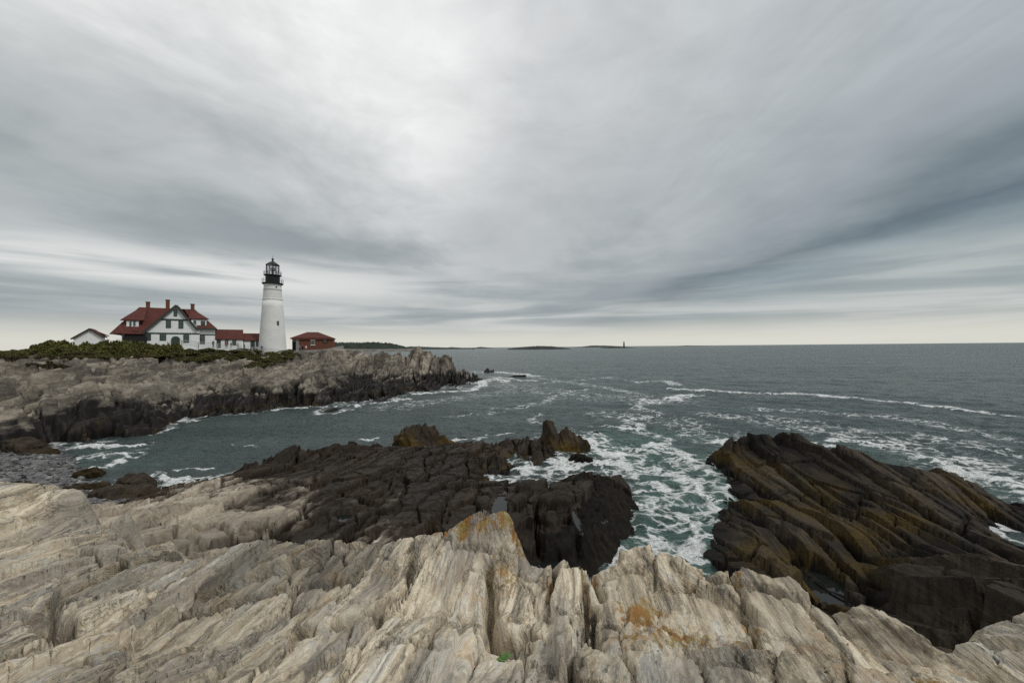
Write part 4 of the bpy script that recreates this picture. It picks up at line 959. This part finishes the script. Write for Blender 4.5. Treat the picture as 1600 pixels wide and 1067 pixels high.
def brick_house():
    pl = Plan(455, 549, 106, R(22))
    rt = empty('brick_house', tuple(pl.o), R(22), 'low red brick building with hipped red roof right of the lighthouse', 'building')
    at = pl.at; b = at(520.2, 528.5); W = b.x; ez = at(490, 528).z; D = 8.0
    w = MB(); w.box(at(467, 545).x, W, 0, D, -2, ez); w.build('wall', M_brick, rt)
    MB().box(.1, at(467, 545).x, .9, D, -2, ez-.02).build('porch_wall', M_grey, rt)
    rect(pl, 457, 534.3, 462.2, 549, .12, .2, M_darkop, 'doorway', rt, .9)
    MB().box(at(462.5, 545).x, at(467, 545).x+.02, -.05, .9, -2, ez-.03).build('porch_pillar', M_grey, rt)
    e0 = at(453.6, 528); e1 = at(521.8, 528); r0 = at(480, 518.8, D/2); r1 = at(497, 519.2, D/2); zr = r0.z; r1.z = zr
    m = MB(); A_, B_, C_, D_ = Vector((e0.x, -.4, ez)), Vector((e1.x, -.4, ez)), Vector((e1.x, D+.4, ez)), Vector((e0.x, D+.4, ez))
    m.slab([A_, B_, r1, r0], .22); m.slab([B_, C_, r1], .22); m.slab([C_, D_, r0, r1], .22); m.slab([D_, A_, r0], .22)
    m.build('roof', M_red, rt)
    MB().box(e0.x+.1, e1.x-.1, -.36, -.3, ez-.38, ez-.12).build('eave_board', M_brick, rt)
    window(pl, 485.6, 531.4, 492.2, 538.6, rt, 0, M_grey); window(pl, 504.6, 529.8, 511.2, 536, rt, 0, M_darkop)
    rect(pl, 485, 531, 492.8, 532, .14, .1, M_white, 'lintel', rt); rect(pl, 485, 538.6, 492.8, 539.6, .14, .1, M_white, 'sill', rt)
brick_house()

def shed():
    pl = Plan(117, 532, 92, R(42))
    rt = empty('shed', tuple(pl.o), R(42), 'white shed with red roof half hidden by shrubs at the far left', 'shed')
    at = pl.at; a, p, b = at(115, 529), at(140.5, 515), at(158, 526)
    g = [Vector((a.x, 0, -2.5)), Vector((b.x, 0, -2.5)), Vector((b.x, 0, b.z)), Vector((p.x, 0, p.z)), Vector((a.x, 0, a.z))]; D = 7; k = 5
    vs = g+[q+Vector((0, D, 0)) for q in g]
    MB().add(vs, [tuple(range(k)), tuple(range(2*k-1, k-1, -1))]+[(i, i+k, (i+1) % k+k, (i+1) % k) for i in range(k)]).build('wall', M_white, rt)
    m = MB()
    for e, s_ in ((a, -1), (b, 1)):
        e0 = Vector((e.x+s_*.4, -.4, e.z-.12)); a0 = Vector((p.x, -.4, p.z+.2)); q = [a0, e0, e0+Vector((0, D+.6, 0)), a0+Vector((0, D+.6, 0))]
        m.slab(q if s_ < 0 else q[::-1], .18)
    # roof ridge leans to the right in view
    m.build('roof', M_red, rt)
    for e, s_ in ((a, -1), (b, 1)):
        MB().bar((p.x, -.44, p.z+.08), (e.x+s_*.4, -.44, e.z-.22), .06, .22).build('barge_board', M_green, rt)
    # the hipped far half
    m = MB(); q0, q1 = at(146, 515.5, 3.0), at(168, 524, 3.0)
    m.slab([Vector((q0.x, 3, q0.z)), Vector((q1.x, 2.2, q1.z)), Vector((q1.x, 6.8, q1.z)), Vector((q0.x, 6.5, q0.z))], .2); m.build('roof', M_red, rt)
shed()

# ------------------------------------------------------------------ fence, walls
def fence(pxs, name, label, mat, h=1.1, rails=(.3, .65, 1.0), step=2.2, thick=.09):
    pts3 = [Vector(Q(a, b, c)) for a, b, c in pxs]
    rt = empty(name, tuple(pts3[0]), 0, label, 'fence'); o = pts3[0]
    r = MB(); first = True
    for p, q in zip(pts3[:-1], pts3[1:]):
        n = max(1, int((q-p).length/step))
        for i in range(n+1):
            c = p.lerp(q, i/n)-o
            MB().bar(c+Vector((0, 0, -.6)), c+Vector((0, 0, h)), thick*1.4).build('post', mat, rt) if (i or first) else None
        first = False
        for hz in rails: r.bar(p-o+Vector((0, 0, h*hz)), q-o+Vector((0, 0, h*hz)), thick*.6, thick)
    r.build('rail', mat, rt)
fence([(284, 540.5, 80), (310, 543.5, 83), (340, 545.5, 86), (375, 549, 89), (412, 552, 92), (440, 554.5, 94)], 'fence', 'weathered white post and rail fence along the grassy bluff below the house', M_rail, 1.25)
fence([(444, 553, 95), (470, 553.5, 97), (500, 552, 99), (512, 551, 100)], 'fence', 'thin grey railing in front of the brick building', M_grey, 1.0)
def stone_wall():
    a, b, c = Vector(Q(448, 548.3, 101)), Vector(Q(505, 546.2, 104)), Vector(Q(536, 540.2, 107))
    m = MB()
    for p, q, h in ((a, b, 0), (b, c, 0)):
        d = (q-p); d.z = 0; n = Vector((-d.y, d.x, 0)).normalized()*.5
        vs = [p-n, q-n, q+n, p+n]; lo = [v-Vector((0, 0, 3)) for v in vs]
        m.add(lo+vs, [(0, 3, 2, 1), (4, 5, 6, 7), (0, 1, 5, 4), (1, 2, 6, 5), (2, 3, 7, 6), (3, 0, 4, 7)])
    o = m.build('stone_wall', M_grey); tag(o, 'pale grey retaining wall in front of the red brick building', 'wall')
stone_wall()

# ------------------------------------------------------------------ people on the path, a few pixels tall
def person(px, py, Y0, cloth, legs, hair, label, sit=False, face=0.0, scale=1.0):
    b = Q(px, py, Y0); me = bpy.data.meshes.new('person'); bm = bmesh.new()
    J = [(0, 0, .93), (0, 0, 1.18), (0, 0, 1.42), (0, 0, 1.55), (0, -.01, 1.72), (.19, 0, 1.40), (.24, .03, 1.12), (.22, -.10, .90), (-.19, 0, 1.40), (-.25, .02, 1.12), (-.21, -.06, .88),
         (.10, 0, .88), (.11, -.04, .48), (.11, .02, .06), (.12, -.14, .03), (-.10, 0, .88), (-.11, .05, .48), (-.12, .10, .06), (-.12, -.05, .03)]
    E = [(0, 1), (1, 2), (2, 3), (3, 4), (2, 5), (5, 6), (6, 7), (2, 8), (8, 9), (9, 10), (0, 11), (11, 12), (12, 13), (13, 14), (0, 15), (15, 16), (16, 17), (17, 18)]
    rad = [.15, .15, .17, .06, .105, .075, .05, .035, .075, .05, .035, .095, .065, .05, .04, .095, .065, .05, .04]
    me.from_pydata([Vector(j)*scale for j in J], E, [])
    o = bpy.data.objects.new('person', me); COL.objects.link(o); o.location = b; o.rotation_euler = (0, 0, face)
    sk = o.modifiers.new('skin', 'SKIN'); 
    for v, r in zip(me.skin_vertices[0].data, rad): v.radius = (r*scale, r*scale*.8)
    me.skin_vertices[0].data[0].use_root = True
    ss_ = o.modifiers.new('sub', 'SUBSURF'); ss_.levels = 1; ss_.render_levels = 1
    t = NT('person_clothes'); zc = t.n('ShaderNodeSeparateXYZ'); t.l(t.n('ShaderNodeTexCoord').outputs['Object'], zc.inputs[0])
    c = t.mix(t.ss(zc.outputs[2], .90*scale, .93*scale), legs, cloth); c = t.mix(t.ss(zc.outputs[2], 1.49*scale, 1.51*scale), c, (.45, .30, .22)); c = t.mix(t.ss(zc.outputs[2], 1.70*scale, 1.74*scale), c, hair)
    t.bsdf(c, .8); me.materials.append(t.m)
    tag(o, label, 'person', 'visitors on the lighthouse path')
PEOPLE = [(333, 543.5, 87, (.02, .02, .025), (.02, .02, .03), (.02, .015, .01), 'person in black standing by the corner of the keepers house'),
 (354, 545, 89, (.30, .05, .05), (.03, .03, .04), (.03, .02, .015), 'person in a dark red top in front of the long white wing'),
 (361, 545.2, 89.5, (.015, .015, .02), (.02, .02, .03), (.02, .015, .01), 'person in black in the middle of the group before the long wing'),
 (371.5, 546, 90, (.35, .33, .30), (.05, .05, .07), (.05, .03, .02), 'person in a pale jacket at the right of the group before the long wing'),
 (382, 547.5, 91, (.03, .035, .05), (.03, .03, .04), (.02, .015, .01), 'person in dark clothes where the two white wings meet'),
 (409, 550, 94, (.04, .08, .14), (.04, .05, .08), (.03, .02, .015), 'person in a blue top at the left foot of the lighthouse'),
 (468.5, 549, 99, (.16, .17, .18), (.05, .06, .08), (.03, .02, .015), 'person in grey at the dark doorway of the brick building'),
 (473, 549.2, 99.5, (.012, .012, .015), (.015, .015, .02), (.02, .015, .01), 'person in black beside the person in grey at the brick building'),
 (478.2, 549.5, 99, (.55, .50, .48), (.25, .08, .08), (.10, .06, .03), 'person in a white top before the brick wall')]
for i, (px, py, y, c, l, h, lb) in enumerate(PEOPLE): person(px, py, y, c, l, h, lb, face=i*1.3)

# ------------------------------------------------------------------ plants
def leaf_cloud(blobs, per, size, seed):
    rg = np.random.default_rng(seed); Vs = []; tn = []
    for (cx, cy, cz, rx, ry, rz) in blobs:
        n = int(per*rx*rz*4)
        d = rg.normal(size=(n, 3)); d /= np.linalg.norm(d, axis=1)[:, None]; d[:, 2] = np.abs(d[:, 2])*1.0-.15
        rr = rg.uniform(.55, 1.0, n)**.6*(1+.35*fbm(d[:, 0]*2+cx, d[:, 1]*2+d[:, 2]*2+cy, seed, 3))
        c = np.stack([cx+d[:, 0]*rx*rr, cy+d[:, 1]*ry*rr, cz+d[:, 2]*rz*rr], -1)
        s = size*rg.uniform(.5, 1.3, n)[:, None]
        a = rg.normal(size=(n, 3)); a /= np.linalg.norm(a, axis=1)[:, None]
        b = np.cross(a, rg.normal(size=(n, 3))); b /= np.linalg.norm(b, axis=1)[:, None]
        Vs.append(np.stack([c-a*s, c-b*s*.45, c+a*s, c+b*s*.45], 1).reshape(-1, 3)); tn.append(np.repeat(rg.normal(0, .3, n), 4))
    V = np.concatenate(Vs); return V, np.arange(len(V)).reshape(-1, 4), np.concatenate(tn)
def leaf_mat(name, c0, c1, c2):
    t = NT(name); pos = t.n('ShaderNodeNewGeometry').outputs['Position']
    c = t.mix(t.ss(t.noise(pos, .5, 3), .38, .62), c0, c1); c = t.mix(t.ss(t.attr('tone'), .1, .6), c, c2)
    t.bsdf(c, .75, None, .2); return t.m
M_leaf = leaf_mat('bayberry_leaves', (.070, .080, .022), (.14, .135, .04), (.20, .185, .07))
M_dry = leaf_mat('dry_grass', (.060, .062, .022), (.095, .080, .032), (.14, .12, .055))
M_olive = leaf_mat('coastal_grass', (.060, .062, .020), (.095, .088, .030), (.14, .125, .048))
rgb_ = random.Random(5)
def band(lst, n, seed, ydep):
    rr = random.Random(seed); out = []
    for i in range(n):
        t_ = rr.random()*(len(lst)-1); j = int(t_); f = t_-j
        px = lst[j][0]*(1-f)+lst[j+1][0]*f; top = lst[j][1]*(1-f)+lst[j+1][1]*f; Yd = lst[j][2]*(1-f)+lst[j+1][2]*f+rr.uniform(*ydep)
        zt = Q(px, top, Yd)[2]; x = Q(px, top, Yd)[0]; zg = headZ(x, Yd)
        h = max(.5, (zt-zg)*.85)*rr.uniform(.35, 1.0); r = rr.uniform(.5, 1.5)
        out.append((x, Yd, zg+.1, r*1.3, r, h))
    return out
shr = band([(28, 545, 66), (62, 533, 66), (80, 526, 66), (105, 530, 66), (118, 534, 66), (140, 530, 67), (165, 524, 67), (200, 522, 68), (222, 527, 69), (250, 530, 71), (275, 532, 74), (288, 540, 77)], 110, 3, (-2.5, 3.0))
V, Fq, tn = leaf_cloud(shr, 520, .16, 4)
o = np_mesh('shrubbery', V, Fq, M_leaf, {'tone': tn}, smooth=False); tag(o, kind='stuff')
gr = []
rr = random.Random(9)
gp = np.array([(rr.uniform(-20, 455), rr.uniform(545, 563)) for _ in range(2600)]); gp[:, 1] += np.where(gp[:, 0] < 280, -4, 2)
Yc = np.full(len(gp), np.nan); rays = np.array([ray(a, b) for a, b in gp])
for Yd in np.arange(44, 98, .6):
    pz = CAM[2]+rays[:, 2]*Yd; hz = heightA(rays[:, 0]*Yd, np.full(len(gp), Yd))[0]
    Yc = np.where(np.isnan(Yc) & (hz > pz-.02), Yd, Yc)
for (rx_, ry_, rz_), yc in zip(rays, Yc):
    if yc == yc and yc > 52:
        x, zg = rx_*yc, headZ(rx_*yc, yc)
        if zg > 7.9 and perlin(np.array([x/5.]), np.array([yc/5.]), 77)[0] > -.12: gr.append((x, yc, zg-.05, rr.uniform(.5, 1.2), rr.uniform(.4, .9), rr.uniform(.18, .42)))
for i in range(140):   # tongue of grass running down the bluff
    t_ = rr.random(); px = 395+60*t_+rr.uniform(-12, 14); py = 572-16*t_+rr.uniform(-5, 3)
    for Yd in np.arange(70, 95, .5):
        p = Q(px, py, Yd); 
        if headZ(p[0], Yd) > p[2]-.05: gr.append((p[0], Yd, headZ(p[0], Yd)-.05, rr.uniform(.4, .9), rr.uniform(.4, .9), rr.uniform(.25, .5))); break
V, Fq, tn = leaf_cloud(gr, 300, .13, 6)
o = np_mesh('grass', V, Fq, M_olive, {'tone': tn}, smooth=False); tag(o, kind='stuff')
# rusty scrub patches in the rock clefts below the shrubs
sc_ = []
for (px, py) in ((15, 560), (30, 566), (45, 556), (60, 568), (80, 560), (130, 556), (60, 572), (90, 575), (70, 577), (230, 560), (260, 560), (290, 562), (200, 556)):
    for Yd in np.arange(40, 85, .5):
        p = Q(px, py, Yd)
        if headZ(p[0], Yd) > p[2]-.05:
            for _ in range(4): sc_.append((p[0]+rr.uniform(-1.6, 1.6), Yd+rr.uniform(-.5, .8), headZ(p[0], Yd)-.05, rr.uniform(.5, 1.), .5, rr.uniform(.25, .55)))
            break
V, Fq, tn = leaf_cloud(sc_, 420, .11, 8)
M_rust = leaf_mat('rusty_scrub', (.045, .028, .016), (.07, .048, .022), (.09, .075, .03))
o = np_mesh('scrub', V, Fq, M_rust, {'tone': tn}, smooth=False); tag(o, kind='stuff')

# the little green leaf in the crevice
def seedling():
    c = Q(787, 1031, 1.98); rt = empty('seedling', tuple(c), 0, 'small bright green leafy weed growing in the dark crevice at the bottom', 'plant')
    t = NT('fresh_leaf'); t.bsdf(t.mix(t.ss(t.noise(t.n('ShaderNodeTexCoord').outputs['Object'], 60, 3), .4, .6), (.055, .13, .020), (.09, .18, .035)), .5)
    for az_, ln, up in ((2.7, .045, .25), (.35, .05, .55), (1.6, .04, .7), (3.6, .035, .35), (5.0, .03, .4)):
        n = 9; vs = []; fs = []
        d = Vector((math.cos(az_), math.sin(az_)*.6, 0)); s = Vector((-d.y, d.x, 0)).normalized()
        for i in range(n):
            f = i/(n-1); w = ln*.30*math.sin(math.pi*min(1, f*.93+.07))*(1+.25*math.sin(f*24)); p = d*ln*f+Vector((0, 0, ln*(up*f*1.6-.5*f*f)))
            vs += [p-s*w+Vector((0, 0, w*.3)), p, p+s*w+Vector((0, 0, w*.3))]
        for i in range(n-1):
            for j in range(2): fs.append((i*3+j, i*3+j+1, i*3+j+4, i*3+j+3))
        MB().add(vs, fs).build('leaf', t.m, rt, True)
    MB().bar((0, 0, -.06), (0, 0, .004), .004).build('stem', t.m, rt)
seedling()

# ------------------------------------------------------------------ far shore, islands and the lighthouse out at sea
M_wood = paint('distant_forest', (.035, .045, .035), .9, .3, .05, .1)
M_isle = paint('distant_islet', (.055, .062, .058), .9, .25, .02, .1)
M_fshore = paint('distant_rocky_shore', (.17, .16, .14), .9, .3, .05, .1)
def ridge(name, prof, Y0, depth, mat, seed, bumpy=.1, kind='structure', sub=6, zmin=-1.):
    px = np.interp(np.linspace(0, 1, 240), np.linspace(0, 1, len(prof)), [p[0] for p in prof]); py = np.interp(px, [p[0] for p in prof], [p[1] for p in prof])
    T = np.array([Q(a, b, Y0) for a, b in zip(px, py)]); n = 24
    s = np.linspace(-1, 1, n)[:, None]; hgt = T[:, 2][None]*(1-s*s)**.6
    Xg = np.repeat(T[:, 0][None], n, 0); Yg = Y0+s*depth+0*Xg
    sc = depth/14
    hgt = hgt*(1+bumpy*fbm(Xg/sc, Yg/sc, seed, 4))
    Zg = np.maximum(hgt, zmin)
    o = np_mesh(name, np.stack([Xg, Yg, Zg], -1).reshape(-1, 3), grid_faces(n, 240), mat); return tag(o, kind=kind)
ridge('far_wood', [(520, 537), (540, 536), (560, 536.5), (585, 535.5), (605, 536.5), (622, 539.5), (632, 542.5), (636, 545.5)], 1300, 90, M_wood, 3, .22, 'stuff')
ridge('far_shore', [(500, 543), (540, 545.2), (580, 545.6), (610, 545.4), (636, 544.9), (650, 545.3), (658, 546.2)], 1180, 25, M_fshore, 5, .15)
ridge('island', [(628, 545), (640, 541.5), (660, 542), (690, 543), (740, 543.8)], 2600, 120, M_isle, 6, .2)
ridge('island', [(690, 544.3), (705, 542.4), (722, 543.5), (735, 544.3)], 3400, 120, M_isle, 7, .2)
ridge('island', [(738, 544.2), (750, 542), (762, 543), (772, 544)], 3600, 100, M_isle, 8, .2)
ridge('island', [(793, 545), (812, 542.6), (840, 540.9), (862, 541.4), (880, 543), (890, 544.5)], 1500, 40, M_isle, 9, .25)
ridge('island', [(895, 543.2), (925, 539.9), (945, 540), (968, 541), (985, 542.8)], 3900, 150, M_isle, 10, .15)
ridge('island', [(940, 543.6), (955, 542.2), (980, 542.8), (992, 543.4)], 1900, 30, M_isle, 11, .25)
ridge('island', [(1060, 541), (1072, 539.8), (1090, 540), (1106, 540.8)], 5200, 120, M_isle, 12, .15)
def ledge_light():
    Y0 = 1880; b = Q(975, 542.9, Y0); h = Q(975, 533, Y0)[2]-b[2]
    rt = empty('lighthouse', (b[0], b[1], b[2]), 0, 'tiny distant lighthouse standing on a sea ledge at the horizon', 'lighthouse')
    MB().lathe([(h*.14, -2), (h*.12, h*.1), (h*.10, h*.68), (h*.13, h*.69), (h*.13, h*.72), (h*.07, h*.72)], 20).build('tower', paint('granite_tower', (.06, .06, .06), .9, .2, .1), rt, True)
    MB().lathe([(h*.07, h*.72), (h*.07, h*.88), (h*.09, h*.88), (h*.01, h*1.0)], 16).build('lantern_room', M_black, rt)
ledge_light()

scene.cycles.use_denoising = False
